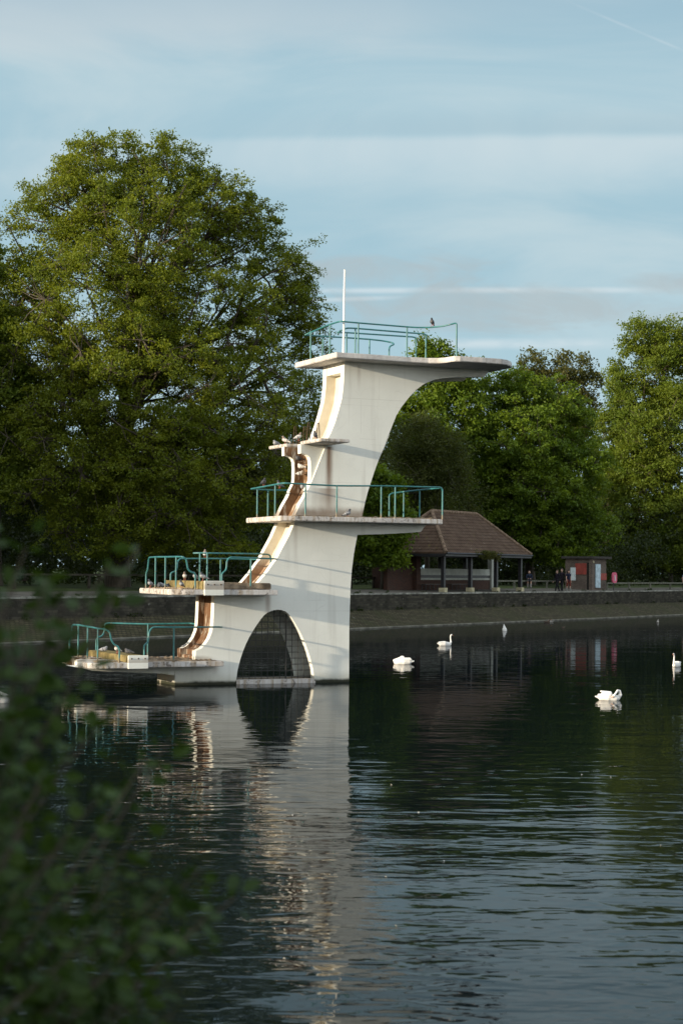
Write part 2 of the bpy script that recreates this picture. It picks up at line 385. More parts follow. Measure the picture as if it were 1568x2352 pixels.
arch = [nf(q) for q in arch_px]; arch[0] = (arch[0][0], .12); arch[-1] = (arch[-1][0], .12)
from mathutils.geometry import tessellate_polygon
def plate(outer, hole, y0, y1, name, m, parent):
    """upright slab with a hole: triangulated caps, quads round both rims"""
    ls = [[Vector((x, z, 0)) for x, z in outer]] + ([[Vector((x, z, 0)) for x, z in hole]] if hole else [])
    flat = [p for l in ls for p in l]; tris = tessellate_polygon(ls); n = len(flat)
    b = MB(); b.v = [(p.x, y0, p.y) for p in flat] + [(p.x, y1, p.y) for p in flat]
    b.f = [tuple(t_) for t_ in tris] + [tuple(i + n for i in t_)[::-1] for t_ in tris]
    o = 0
    for l in ls:
        k = len(l)
        for i in range(k): b.f.append((o + i, o + (i + 1) % k, n + o + (i + 1) % k, n + o + i))
        o += k
    return b.build(name, m, parent)
plate(outline, arch, VN, VN + TH, 'side_wall', M_white, tower)
plate(outline, arch, VF - TH, VF, 'side_wall', M_white, tower)
def ribbon(pts, a, b, y0, y1, name, m, mb=None):        # panel following an outline between the two walls, a..b metres behind it
    q = [(x + a, z) for x, z in pts] + [(x + b, z) for x, z in pts[::-1]]
    o = mb or MB(); n = len(pts)
    for i in range(n - 1):
        quad = [(pts[i][0] + a, pts[i][1]), (pts[i + 1][0] + a, pts[i + 1][1]), (pts[i + 1][0] + b, pts[i + 1][1]), (pts[i][0] + b, pts[i][1])]
        o.upright(quad, y0, y1)
    return o if mb else o.build(name, m, tower)
ya, yb = VN + TH - .01, VF - TH + .01
strip = fp + [(fm[0][0], Z_3 - .02)] + fm[1:] 
ribbon([p for p in strip if p[1] > Z_2 - .1], .33, .55, ya, yb, 'recess_panel', M_recess)
ribbon([(fl[0][0], Z_2 - .1)] + fl[1:], .20, .42, ya, yb, 'recess_panel', M_recess)
MB().upright([(fp[0][0] + .006, top_z - .003), (fp[0][0] + .006, top_z - .33), (fp[0][0] + .34, top_z - .33), (fp[0][0] + .34, top_z - .003)], ya, yb).build('recess_header', M_white, tower)
# back panel and the closed underside of the brackets
bkc = [p for p in bk[1:10]]
ribbon([(bk[0][0], -2)] + bkc, -.26, -.05, ya, yb, 'back_panel', M_white)
ribbon(bk[16:29], -.30, -.08, ya, yb, 'back_panel', M_white)
# front of the base standing in the water, and the beam below the lowest deck
MB().box((u_low + .004, ya, -2), (u_low + .3, yb, .56)).build('footing', M_white, tower)
MB().upright([(x, z) for x, z in [(p[0] + .02, min(p[1] + .015, Z_1 - .17)) for p in bm_[1:]]] , ya, yb).build('support_beam', M_white, tower)
sill = MB().box((arch[0][0] + .0, VN - .035, -.3), (arch[-1][0] + .02, VN + TH + .03, .125)).build('arch_sill', M_deck, tower)
MB().box((arch[0][0] - .1, VN + TH + .03, -1.0), (arch[-1][0] + .2, VF + .01, .10)).build('arch_floor', M_dirt, tower)
# wire grille inside the near arch
def in_arch(x, z):
    c = False; n = len(arch)
    for i in range(n):
        (x1, z1), (x2, z2) = arch[i], arch[(i + 1) % n]
        if (z1 > z) != (z2 > z) and x < (x2 - x1) * (z - z1) / (z2 - z1) + x1: c = not c
    return c
g = MB(); gx0, gx1 = arch[0][0], arch[-1][0]; gy = VN + TH * .75
x = gx0 + .1
while x < gx1:
    zs = [z for z in np.arange(.1, 3.0, .02) if in_arch(x, z)]
    if len(zs) > 4: g.tube([(x, gy, zs[0]), (x, gy, zs[-1] + .02)], .011 if abs(x - (gx1 - .95)) > .1 else .026, 5)
    x += .2
z = .2
while z < 2.8:
    xs = [x for x in np.arange(gx0, gx1, .02) if in_arch(x, z)]
    if len(xs) > 3: g.tube([(xs[0], gy - .012, z), (xs[-1] + .02, gy - .012, z)], .011, 5)
    z += .185
g.build('arch_grille', M_grille, tower)

# decks -------------------------------------------------------------
def deck(name, poly, z, th, label=None, m=M_deck):
    o = MB().prism(poly, z - th, z).build(name, m, tower, bevel=.018); tag(o, label); return o
near = []
for zx, zy, v in ((385, 557, 0.0), (560, 568, 0.0), (850, 588, .04), (960, 590, -.02), (1020, 588, -.15), (1065, 583, -.38), (1098, 576, -.68), (1125, 571, -.86), (1160, 571, -.93), (1300, 582, -.95),
                  (1420, 592, -.90), (1455, 595, -.78), (1478, 597, -.5), (1483, 600, -.1)):
    near.append((TF.hit(*Z1(zx, zy), v)[0], v))
C_V = 1.62
poly5 = near + [(u_, 2 * C_V - v_) for u_, v_ in near[::-1]]
deck('top_platform', poly5, Z_5, .165, 'highest deck with flared rounded end')
uof = lambda q, v: TF.hit(q[0], q[1], v)[0]
a3 = uof(Z2(310, 712), 0); b3 = uof(Z2(995, 730), 0); c3 = uof(Z2(1435, 740), .05)
poly3 = [(a3, .12), (a3 + .42, 0), (b3, 0), (c3, .1), (c3, 3.1), (b3, 3.25), (a3 + .42, 3.25), (uof(Z2(60, 738), 3.2), 3.2)]
deck('middle_platform', poly3, Z_3, .15, 'long narrow deck halfway up the tower')
a2 = uof(Z3(380, 345), -.1); b2 = uof(Z3(525, 345), -.1); c2 = uof(Z3(648, 345), -.1); d2 = uof(Z3(1012, 345), -.1); e2 = uof(Z3(100, 332), 3.9)
deck('low_platform', [(a2 - .30, .12), (a2 + .1, -.06), (a2 + .35, -.1), (d2, -.1), (d2, 3.4), (c2, 3.4), (c2 - .1, 4.0), (e2, 3.95)], Z_2, .16, 'stained second deck above the lowest one')
a1 = uof(Z4(365, 585), -.2); b1 = uof(Z4(615, 590), -.2); c1 = uof(Z4(765, 590), -.2); d1 = uof(Z4(1365, 560), .1); e1 = uof(Z4(122, 517), 4.2)
deck('lowest_platform', [(a1 - .18, .15), (a1 + .02, -.08), (a1 + .3, -.2), (c1, -.2), (c1 + .05, .1), (d1, .1), (d1, 3.2), (c1 + .05, 3.3), (c1, 4.3), (e1, 4.3)], Z_1, .16, 'lowest deck just above the water')
# raised board seats with bolted white edge plates
def seat(u_a, u_b, y0, y1, zd, h, th):
    MB().box((u_a, y0 + .05, zd - .01), (u_b, y1 - .1, zd + h)).build('board_seat', M_curb, tower, bevel=.02)
    pl = MB().box((u_a - .01, y0 - .035, zd - th - .012), (u_b + .01, y0 + .045, zd + h + .012)).build('edge_plate', M_white, tower, bevel=.008)
    for t_ in (.15, .5, .85):
        bx = u_a + (u_b - u_a) * t_; MB().tube([(bx, y0 - .034, zd + h * .6), (bx, y0 - .05, zd + h * .6)], .022, 8).build('bolt', M_rust, pl)
seat(b2, c2, -.12, 3.6, Z_2, .25, .16)
seat(b1, c1, -.22, 3.9, Z_1, .20, .16)
ms = MB().box((c2 + .04, .32, Z_2 - .005), (d2 - .05, VN - .005, Z_2 + .20)); ms.box((c2 + .04, VF + .005, Z_2 - .005), (d2 - .05, VF + .5, Z_2 + .2)); ms.box((c2 + .04, VN - .004, Z_2 - .005), (uof(Z3(640, 345), 1) + .7, VF + .004, Z_2 + .2))
ms.build('deck_screed', M_dirt, tower, bevel=.03)
# dirt lying on the decks
for (ua, uz_, ub, va, vb, zd) in ((c1 + .12, c1 + .12, d1 - .1, .25, 3.0, Z_1), (a1 + .1, e1 + .15, b1 - .05, .1, 3.9, Z_1), (a2 + .1, e2 + .1, b2 - .06, .15, 3.6, Z_2), (a3 + .5, a3 + .5, c3 - .2, .16, VN - .01, Z_3)):
    n_ = 22; mb = MB(); rr = random.Random(int(ub * 100))
    vs = []; nu, nv = 30, 16
    for i in range(nu + 1):
        for j in range(nv + 1):
            e = min(i, nu - i, j, nv - j); ul_ = ua + (uz_ - ua) * j / nv; vs.append((ul_ + (ub - ul_) * i / nu, va + (vb - va) * j / nv, zd + (-.004 if e == 0 else .006 + rr.random() ** 3 * .05)))
    mb.add(vs, [(i * (nv + 1) + j, (i + 1) * (nv + 1) + j, (i + 1) * (nv + 1) + j + 1, i * (nv + 1) + j + 1) for i in range(nu) for j in range(nv)])
    mb.build('deck_debris', M_dirt, tower)
# end kerbs of the two fins at the lowest deck
kz = MB(); ku = fl[-2][0]
kz.box((ku - .02, VF - TH - .02, Z_1), (ku + .55, VF - .02, Z_1 + .30)); kz.box((ku + .05, ya, Z_1), (ku + .6, yb, Z_1 + .12))
kz.build('fin_kerb', M_recess, tower, bevel=.02)

# fourth level: two small boards on curved brackets, ladders and hoops -------------------------------------------------
VB = VN + .055
u_a4 = uof(Z9(950, 405), -.48); u_b4 = uof(Z9(1410, 415), -.48)
deck('small_board', [(u_a4, -.48), (u_b4, -.48), (u_b4, VN + .02), (u_b4 - .1, VN + TH), (u_a4, VN + TH)], Z_4, .10, 'small side board on the near bracket')
deck('small_board', [(u_a4, VF - TH), (u_b4 - .1, VF - TH), (u_b4, VF - .02), (u_b4, 3.65), (u_a4, 3.65)], Z_4, .10, 'small side board on the far bracket')
br = [nf(q) for q in (Z9(620, 470), Z9(622, 600), Z9(665, 600), Z9(720, 622), Z9(757, 655), Z9(776, 710), Z9(780, 800), Z9(778, 950), Z9(772, 1030), Z9(745, 1090), Z9(700, 1180))]
br = [(x_ + .06, z_) for x_, z_ in br]; br[0] = (br[0][0], Z_4 - .104)
inner = [(x_ + .3, z_) for x_, z_ in fp if z_ < Z_4 and z_ > br[-1][1] - .3][::-1]
bro = br + [(br[-1][0] + .2, br[-1][1] - .2)] + inner + [(inner[-1][0] + .05, Z_4 - .104)]
MB().upright(bro, VB, VB + .235).build('bracket_fin', M_white, tower)
MB().upright(bro, VF - .055 - .235, VF - .055).build('bracket_fin', M_white, tower)
pu = br[6][0] + .30
MB().box((pu, VB + .23, fp[-4][1] - .2), (pu + .12, VF - .28, Z_4 - .11)).build('ladder_backing', M_recess, tower)
MB().box((pu - .05, VB + .4, Z_3), (pu + .2, VF - .45, Z_3 + 1.25)).box((pu - .3, VB + .5, Z_3), (pu + .1, VF - .4, Z_3 + .5)).build('broken_step', M_recess, tower, bevel=.05)
lad = MB(); lu = pu - .20
for vv in (VF - .36, VF - .42, VB + .36, VB + .44): lad.tube([(lu, vv, Z_3 + 1.2), (lu, vv, Z_4 + .05)], .016, 6)
for k in range(4):
    zz = Z_3 + 1.05 + k * .36; lad.tube([(lu, VF - .37, zz), (lu, VB + .45, zz)], .018, 6)
lad.build('ladder', M_rust, tower)
for zx0, zx1, y0_, ytop, vv in ((527, 567, 505, 172, 2.35), (680, 715, 445, 178, 1.95), (742, 780, 432, 115, 1.45), (893, 925, 400, 122, .95)):
    cx_, _ = TF.hit(*Z9((zx0 + zx1) / 2, y0_), vv); _, zt = TF.hit(*Z9((zx0 + zx1) / 2, ytop), vv)
    MB().tube(fillet([(cx_ - .06, vv, Z_4 - .12), (cx_ - .03, vv, zt - .04), (cx_, vv, zt), (cx_ + .03, vv, zt - .04), (cx_ + .06, vv, Z_4 - .12)], .03), .0135, 6).build('ladder_hoop', M_rust, tower)

# railings ----------------------------------------------------------
RR = .026
def rail_pts(Z, pts):                 # each point: (zx, zy, v) or (zx, zy, v, (u,z) override)
    out = []
    for q in pts:
        u_, z_ = TF.hit(*Z(q[0], q[1]), q[2]); out.append((u_, q[2], z_))
    return out
def railing(Z, rails, posts, zd, r=RR):
    root = None
    for i, rp in enumerate(rails):
        P_ = rail_pts(Z, rp)
        P_ = fillet(P_, .13)
        o = MB().tube(P_, r, 10).build('handrail' if root is None else 'rail_tube', M_teal, tower if root is None else root, smooth=True)
        if root is None: root = o
    for (zx, zt, v, *rest) in posts:
        u_, z_ = TF.hit(*Z(zx, zt), v); zb = rest[0] if rest else zd
        p = MB().tube([(u_, v, zb - .01), (u_, v, z_)], r * .95, 10); p.tube([(u_, v, zb - .005), (u_, v, zb + .012)], r * 2.0, 10)
        p.build('post', M_teal, root, smooth=True)
    return root
def base(Z, zx, zy, v, zd): return (zx, zy, v)
# top deck
def end_z(Z, q, v, z):                # same upright but at a fixed height
    u_, _ = TF.hit(*Z(*q), v); return (u_, v, z)
def railing2(paths, posts, r=RR):
    root = None
    for P_ in paths:
        o = MB().tube(fillet(P_, .13), r, 10).build('handrail' if root is None else 'rail_tube', M_teal, tower if root is None else root, smooth=True)
        if root is None: root = o
    for (u_, v, z0, z1) in posts:
        p = MB().tube([(u_, v, z0 - .01), (u_, v, z1)], r * .95, 10); p.tube([(u_, v, z0 - .005), (u_, v, z0 + .012)], r * 2.0, 10)
        p.build('post', M_teal, root, smooth=True)
    return root
def T(Z, zx, zy, v): u_, z_ = TF.hit(*Z(zx, zy), v); return (u_, v, z_)
def PO(Z, zx, zt, v, zd): u_, z_ = TF.hit(*Z(zx, zt), v); return (u_, v, zd, z_)
e = T(Z1, 1138, 378, -.84)
railing2([[T(Z1, 188, 455, 3.1), T(Z1, 225, 438, 2.9), T(Z1, 345, 388, 1.1), T(Z1, 408, 369, .12), T(Z1, 520, 379, .10), T(Z1, 827, 404, .10), T(Z1, 890, 408, .0), T(Z1, 970, 408, -.2), T(Z1, 1050, 400, -.5), T(Z1, 1105, 387, -.75), e, (e[0], e[1], Z_5)],
          [T(Z1, 188, 455, 3.1), T(Z1, 300, 463, 3.1), T(Z1, 450, 472, 3.1), T(Z1, 592, 482, 3.1), T(Z1, 680, 492, 3.1), T(Z1, 735, 503, 3.0), T(Z1, 748, 514, 2.8), T(Z1, 715, 526, 2.75), end_z(Z1, (713, 560), 2.75, Z_5)]],
         [PO(Z1, 224, 440, 2.85, Z_5), PO(Z1, 345, 390, 1.1, Z_5), PO(Z1, 522, 380, .1, Z_5), PO(Z1, 827, 404, .1, Z_5), PO(Z1, 300, 463, 3.1, Z_5), PO(Z1, 592, 484, 3.1, Z_5)])
b_ = T(Z1, 945, 452, 1.0); c_ = T(Z1, 883, 472, 2.1)
railing2([[T(Z1, 395, 438, 1.25), T(Z1, 445, 411, .95), T(Z1, 503, 413, 1.0), T(Z1, 840, 441, 1.0), T(Z1, 925, 447, 1.0), b_, (b_[0], 1.0, Z_5)]], [PO(Z1, 503, 415, 1.0, Z_5)])
railing2([[T(Z1, 395, 440, 1.35), T(Z1, 449, 440, 2.1), T(Z1, 860, 467, 2.1), c_, (c_[0], 2.1, Z_5)]], [PO(Z1, 449, 441, 2.1, Z_5)])
fpole_u, fz = TF.hit(*Z1(433, 45), .35); fp_u0, _ = TF.hit(*Z1(428, 557), .35)
MB().tube([(fp_u0, .35, Z_5), (fp_u0 + .01, .35, (Z_5 + fz) / 2), (fp_u0 + .02, .35, fz)], [.034, .032, .028], 14).tube([(fp_u0, .35, Z_5), (fp_u0, .35, Z_5 + .03)], .07, 14).build('flagpole', M_pole, tower, smooth=True)
# third deck
z3r = Z_3
e = T(Z2, 1427, 522, .15)
railing2([[T(Z2, 95, 533, 2.95), T(Z2, 320, 492, .14), T(Z2, 474, 500, .08), T(Z2, 692, 511, .08), T(Z2, 1001, 512, .08), T(Z2, 1220, 517, .1), e, (e[0], e[1], Z_3)],
          [T(Z2, 95, 533, 2.95), T(Z2, 213, 540, 3.0), T(Z2, 355, 543, 3.0), T(Z2, 470, 545, 2.5)],
          [(e[0], .3, T(Z2, 1425, 526, .3)[2]), T(Z2, 1268, 540, 2.0), T(Z2, 1157, 553, 3.0), T(Z2, 1075, 563, 3.1), T(Z2, 1056, 575, 3.1), end_z(Z2, (1056, 700), 3.1, Z_3)]],
         [PO(Z2, 139, 528, 2.6, Z_3), PO(Z2, 263, 505, .9, Z_3), PO(Z2, 474, 500, .08, Z_3), PO(Z2, 692, 511, .08, Z_3), PO(Z2, 1001, 512, .08, Z_3), PO(Z2, 1098, 514, .09, Z_3),
          PO(Z2, 213, 540, 3.0, Z_3), PO(Z2, 1268, 541, 2.0, Z_3), PO(Z2, 1157, 553, 3.0, Z_3)])
# second deck
s = [T(Z10, 148, 105, 3.6), T(Z10, 140, 175, 3.65), T(Z10, 133, 240, 3.7), T(Z10, 118, 268, 3.75)]
railing2([[(s[3][0], 3.75, Z_2), s[3], s[2], s[1], s[0], T(Z10, 217, 99, 2.7), T(Z10, 320, 99, 1.5), T(Z10, 432, 97, .3), T(Z10, 500, 98, 0.0), T(Z10, 535, 120, 0.0), T(Z10, 545, 175, 0.0), T(Z10, 553, 225, 0.0), T(Z10, 580, 255, 0.0), T(Z10, 620, 265, 0.0),
           T(Z10, 631, 285, 0.0), end_z(Z10, (631, 400), 0.0, Z_2)]],
         [PO(Z10, 217, 100, 2.7, Z_2), PO(Z10, 320, 100, 1.5, Z_2), PO(Z10, 432, 98, .3, Z_2)])
railing2([[end_z(Z10, (373, 330), 3.2, Z_2), T(Z10, 374, 275, 3.2), T(Z10, 390, 260, 3.2), T(Z10, 425, 250, 3.2), T(Z10, 440, 220, 3.2), T(Z10, 445, 150, 3.2), T(Z10, 470, 118, 3.2), T(Z10, 650, 117, 3.2), T(Z10, 895, 117, 3.2), T(Z10, 1210, 123, 3.1), T(Z10, 1330, 126, 2.6)]],
         [PO(Z10, 895, 118, 3.2, Z_2)])
railing2([[end_z(Z10, (908, 380), .0, Z_2 + .0), T(Z10, 908, 285, .0), T(Z10, 920, 262, .0), T(Z10, 945, 245, .0), T(Z10, 957, 215, .0), T(Z10, 960, 140, .0), T(Z10, 990, 103, .0), T(Z10, 1212, 109, .0), T(Z10, 1440, 118, .1), T(Z10, 1476, 121, .5), T(Z10, 1476, 121, VN + .02)]],
         [PO(Z10, 1211, 110, .0, Z_2)])
e = T(Z10, 1419, 75, 1.7)
railing2([[T(Z10, 612, 60, 1.9), T(Z10, 680, 58, 1.7), T(Z10, 757, 60, 1.6), T(Z10, 1300, 67, 1.6), e, (e[0], 1.7, T(Z10, 1419, 185, 1.7)[2])]],
         [PO(Z10, 680, 58, 1.7, Z_2 + .2), PO(Z10, 757, 60, 1.6, Z_2 + .2)])
# lowest deck
s = [T(Z4, 177, 292, 3.7), T(Z4, 168, 395, 3.8), T(Z4, 155, 418, 3.9)]
railing2([[(s[2][0], 3.9, Z_1), s[2], s[1], s[0], T(Z4, 225, 294, 3.0), T(Z4, 298, 306, 1.9), T(Z4, 378, 322, .6), T(Z4, 430, 327, -.05), T(Z4, 468, 345, -.1), T(Z4, 482, 410, -.1), T(Z4, 500, 445, -.1), T(Z4, 535, 462, -.1), T(Z4, 547, 490, -.1), end_z(Z4, (543, 583), -.1, Z_1)]],
         [PO(Z4, 225, 294, 3.0, Z_1), PO(Z4, 298, 306, 1.9, Z_1), PO(Z4, 378, 322, .6, Z_1)])
railing2([[end_z(Z4, (364, 465), 4.05, Z_1), T(Z4, 364, 408, 4.05), T(Z4, 380, 392, 4.05), T(Z4, 415, 378, 4.05), T(Z4, 430, 340, 4.05), T(Z4, 433, 285, 4.05), T(Z4, 460, 280, 4.0), T(Z4, 770, 287, 3.3), T(Z4, 1110, 281, 3.0), T(Z4, 1160, 293, 2.6)]],
         [PO(Z4, 770, 288, 3.2, Z_1)])
railing2([[end_z(Z4, (740, 530), .05, Z_1), T(Z4, 740, 452, .05), T(Z4, 770, 430, .05), T(Z4, 778, 350, .05), T(Z4, 803, 312, .05), T(Z4, 973, 313, .1), T(Z4, 1310, 310, .3), T(Z4, 1347, 311, .5), T(Z4, 1347, 311, VN + .02)]],
         [PO(Z4, 973, 314, .15, Z_1)])

# ------------------------------------------------------------------ WATER AND LAND
def f_water(t, p):
    v = t.coord(); x, y, z = t.sep(v)
    big = t.noise(t.mapv(v, (.10, .30, 1)), 1.0, 2)
    # calmer by the far bank, livelier towards us
    near_ = t.ramp(y, 13, 52, 1.5, .34)
    am = t.math('MULTIPLY', near_, t.ramp(big, .3, .7, .6, 1.35))
    w1 = t.noise(t.mapv(v, (.5, 1.05, 1), rot=(0, 0, .12)), 1.0, 1, .45, .5)
    w2 = t.noise(t.mapv(v, (1.25, 2.7, 1), rot=(0, 0, -.1)), 1.0, 1, .5, .7)
    w3 = t.math('MULTIPLY', t.noise(t.mapv(v, (3.2, 6.0, 1), rot=(0, 0, .2)), 1.0, 1, .5, .6), t.ramp(y, 16, 34, 1.0, .12))
    h = t.math('ADD', t.math('MULTIPLY', w1, .014), t.math('ADD', t.math('MULTIPLY', w2, .0088), t.math('MULTIPLY', w3, .0030)))
    h = t.math('MULTIPLY', h, am)
    p.inputs['Base Color'].default_value = (.005, .009, .010, 1); p.inputs['Roughness'].default_value = .0
    p.inputs['IOR'].default_value = 1.31; p.inputs['Specular Tint'].default_value = (.70, .95, 1.0, 1)
    t.l.new(t.bump(h, 1.0, 1.0), p.inputs['Normal'])
    df = t.new('ShaderNodeBsdfDiffuse'); df.inputs[0].default_value = (.0015, .004, .006, 1)
    ms_ = t.new('ShaderNodeMixShader'); ms_.inputs[0].default_value = .32; t.l.new(p.outputs[0], ms_.inputs[1]); t.l.new(df.outputs[0], ms_.inputs[2])
    return ms_.outputs[0]
M_water = mat('lake_water', f_water)
wb = MB().add([(-400, 1, 0), (500, 1, 0), (500, 700, 0), (-400, 700, 0)], [(0, 1, 2, 3)]).build('water', M_water, fix=False)
tag(wb, 'dark rippled lake water', kind='structure')
M_soil = plain('grassy_soil', (.045, .06, .02), .95, .4, .6, bump=.03)
gb = MB().add([(-1500, -1500, -2.2), (1500, -1500, -2.2), (1500, 1500, -2.2), (-1500, 1500, -2.2)], [(0, 1, 2, 3)]).build('ground', M_soil, fix=False)
tag(gb, 'lake bed and land under everything', kind='structure')
# near bank we stand on
xs = [-200, -40, -12, -6, -3, 0, 3, 6, 12, 40, 200]; prof = [(-300, 1.8), (-60, 1.8), (-6, 1.75), (2.2, 1.6), (3.6, 1.3), (5.2, .3), (6.2, -.6), (8.0, -2.3)]
vs = [(X_, Y_ + (0.15 * math.sin(X_)), Z_) for X_ in xs for Y_, Z_ in prof]; n_ = len(prof)
nb = MB().add(vs, [(i * n_ + j, (i + 1) * n_ + j, (i + 1) * n_ + j + 1, i * n_ + j + 1) for i in range(len(xs) - 1) for j in range(n_ - 1)]).build('near_bank', M_soil, fix=False)
tag(nb, 'grassy near bank of the lake', kind='structure')

def bankobj(name, profile, m, s0=-170, s1=420, closed=False, n=1, parent=None):
    ss = np.linspace(s0, s1, n + 1); b = MB(); k = len(profile)
    for s_ in ss:
        for p_, z_ in profile: b.v.append((s_, p_, z_))
    for i in range(n):
        for j in range(k if closed else k - 1):
            a, c = i * k + j, i * k + (j + 1) % k; b.f.append((a, c, c + k, a + k))
    if closed: b.f.append(tuple(range(k))); b.f.append(tuple(n * k + j for j in range(k)))
    o = b.build(name, m, parent)
    if parent is None: o.location = BF.o; o.rotation_euler = (0, 0, BA)
    return o
def f_revet(t, p):
    v = t.coord()
    br_ = t.new('ShaderNodeTexBrick'); t.l.new(v, br_.inputs['Vector'])
    br_.offset = .5; br_.inputs['Scale'].default_value = 1.0; br_.inputs['Brick Width'].default_value = .34; br_.inputs['Row Height'].default_value = .17
    br_.inputs['Mortar Size'].default_value = .028; br_.inputs['Mortar Smooth'].default_value = .3
    br_.inputs['Color1'].default_value = (.095, .083, .052, 1); br_.inputs['Color2'].default_value = (.055, .048, .029, 1); br_.inputs['Mortar'].default_value = (.02, .02, .013, 1)
    n = t.noise(v, .5, 5, .6); col = t.mix(t.ramp(n, .4, .65, 0, .55), br_.outputs[0], (.04, .045, .018))
    col = t.mix(t.ramp(t.noise(t.mapv(v, (1, .4, 1)), 1.3, 5, .7), .66, .76, 0, .8), col, (.36, .36, .33))
    t.put(p.inputs['Base Color'], col); p.inputs['Roughness'].default_value = .9; p.inputs['Specular IOR Level'].default_value = .1
    t.l.new(t.bump(t.math('SUBTRACT', 1.0, br_.outputs[1]), 1.0, .05), p.inputs['Normal'])
M_revet = mat('pitched_stone_slope', f_revet)
WT = 2.10                                                 # top of the lakeside wall
tag(bankobj('embankment', [(-4, -2.1), (0, -.02), (.0, .07), (.16, .09), (2.1, 1.02), (2.3, 1.02), (2.3, .0)], M_revet), 'sloping stone embankment between lake and wall', kind='structure')
tag(bankobj('kerb', [(-.08, -.05), (-.08, .05), (.02, .08), (.02, -.05)], plain('pale_kerb_stone', (.15, .145, .12), .9, .45, 1.2), closed=True), 'thin pale kerb along the far waterline', kind='structure')
def f_stone(t, p):
    v = t.coord(); x, y, z = t.sep(v); q = t.comb(x, z, 0.0)
    qd = t.new('ShaderNodeVectorMath', operation='ADD'); t.l.new(q, qd.inputs[0])
    nz = t.new('ShaderNodeTexNoise'); t.l.new(v, nz.inputs['Vector']); nz.inputs['Scale'].default_value = 1.6
    sc_ = t.new('ShaderNodeVectorMath', operation='SCALE'); t.l.new(nz.outputs[1], sc_.inputs[0]); sc_.inputs['Scale'].default_value = .12; t.l.new(sc_.outputs[0], qd.inputs[1])
    br_ = t.new('ShaderNodeTexBrick'); t.l.new(qd.outputs[0], br_.inputs['Vector'])
    br_.inputs['Scale'].default_value = 1.0; br_.inputs['Brick Width'].default_value = .42; br_.inputs['Row Height'].default_value = .15; br_.inputs['Mortar Size'].default_value = .012
    br_.inputs['Color1'].default_value = (.085, .078, .06, 1); br_.inputs['Color2'].default_value = (.036, .034, .027, 1); br_.inputs['Mortar'].default_value = (.055, .052, .045, 1)
    n = t.noise(v, .8, 6, .65); col = t.mix(t.ramp(n, .42, .62, 0, .7), br_.outputs[0], (.028, .028, .022))
    col = t.mix(t.ramp(t.noise(v, 3.2, 5, .65), .66, .74, 0, .85), col, (.30, .30, .27))
    t.put(p.inputs['Base Color'], col); p.inputs['Roughness'].default_value = .95; p.inputs['Specular IOR Level'].default_value = .1
    t.l.new(t.bump(t.math('ADD', t.math('SUBTRACT', 1.0, br_.outputs[1]), t.noise(v, 9, 5)), .9, .03), p.inputs['Normal'])
M_stone = mat('rubble_stone_wall', f_stone)
wall = bankobj('lakeside_wall', [(2.3, .9), (2.26, WT - .1), (2.7, WT - .1), (2.7, .9)], M_stone, closed=True)
tag(wall, 'long low grey stone wall above the sloping embankment along the far shore', 'wall')
cop = MB(); s_ = -60.0; rr = random.Random(3)
while s_ < 150:
    w_ = rr.uniform(.35, .75); h_ = rr.uniform(.07, .115); cop.box((s_, 2.23 + rr.uniform(-.015, .015), WT - .097), (s_ + w_ - .03, 2.74, WT - .1 + h_)); s_ += w_
cop.build('coping', plain('pale_coping_stone', (.25, .25, .22), .9, .5, 1.7, bump=.02), wall)
M_path = plain('grey_path', (.10, .092, .077), .95, .25, .8, bump=.01)
tag(bankobj('path', [(2.7, WT - .08), (9.0, WT + .12)], M_path), 'grey lakeside footpath behind the wall', kind='structure')
GZ = WT + .12
tag(bankobj('grass_bank', [(9.0, WT + .116), (16, GZ + .15), (60, GZ + .5), (700, GZ + 3)], M_soil, -600, 900), 'grass and soil behind the footpath', kind='structure')
pz = lambda p_: WT - .08 + (p_ - 2.7) / 6.3 * .2 if p_ < 9 else GZ + .02 * (p_ - 9)

# ------------------------------------------------------------------ SHELTER
M_tile = None
def f_tile(t, p):
    v = t.coord('UV'); x, y, z = t.sep(v)
    a = t.math('MODULO', t.math('ADD', y, 40.0), .33); step = t.ramp(a, 0.0, .05, 0.0, 1.0)
    w_ = t.math('SINE', t.math('MULTIPLY', x, 2 * math.pi / .3))
    n = t.noise(t.coord(), 1.6, 5, .6); n2 = t.noise(t.coord(), 5, 5, .7)
    col = t.mix(t.ramp(n, .35, .65), (.072, .044, .029), (.10, .066, .045))
    col = t.mix(t.ramp(n2, .63, .70, 0, .7), col, (.30, .27, .22))
    col = t.mix(t.ramp(t.noise(t.coord(), 2.2, 4), .62, .72, 0, .5), col, (.12, .10, .03))
    col = t.mix(t.ramp(step, 0, 1, .85, 0), col, (.02, .014, .01))
    t.put(p.inputs['Base Color'], col); p.inputs['Roughness'].default_value = .85; p.inputs['Specular IOR Level'].default_value = .15
    t.l.new(t.bump(t.math('ADD', step, t.math('MULTIPLY', w_, .25)), 1.0, .04), p.inputs['Normal'])
M_tile = mat('brown_roof_tiles', f_tile)
def f_brick(t, p, c1=(.07, .024, .012), c2=(.042, .015, .009)):
    v = t.coord(); x, y, z = t.sep(v); br_ = t.new('ShaderNodeTexBrick'); t.l.new(t.comb(t.math('ADD', x, y), z, 0.0), br_.inputs['Vector'])
    br_.inputs['Scale'].default_value = 1.0; br_.inputs['Brick Width'].default_value = .225; br_.inputs['Row Height'].default_value = .075; br_.inputs['Mortar Size'].default_value = .008
    br_.inputs['Color1'].default_value = (*c1, 1); br_.inputs['Color2'].default_value = (*c2, 1); br_.inputs['Mortar'].default_value = (.05, .04, .033, 1)
    n = t.noise(v, 1.2, 5); t.put(p.inputs['Base Color'], t.mix(t.ramp(n, .4, .7, 0, .4), br_.outputs[0], (.05, .035, .03))); p.inputs['Roughness'].default_value = .9
M_brick = mat('red_brick', f_brick)
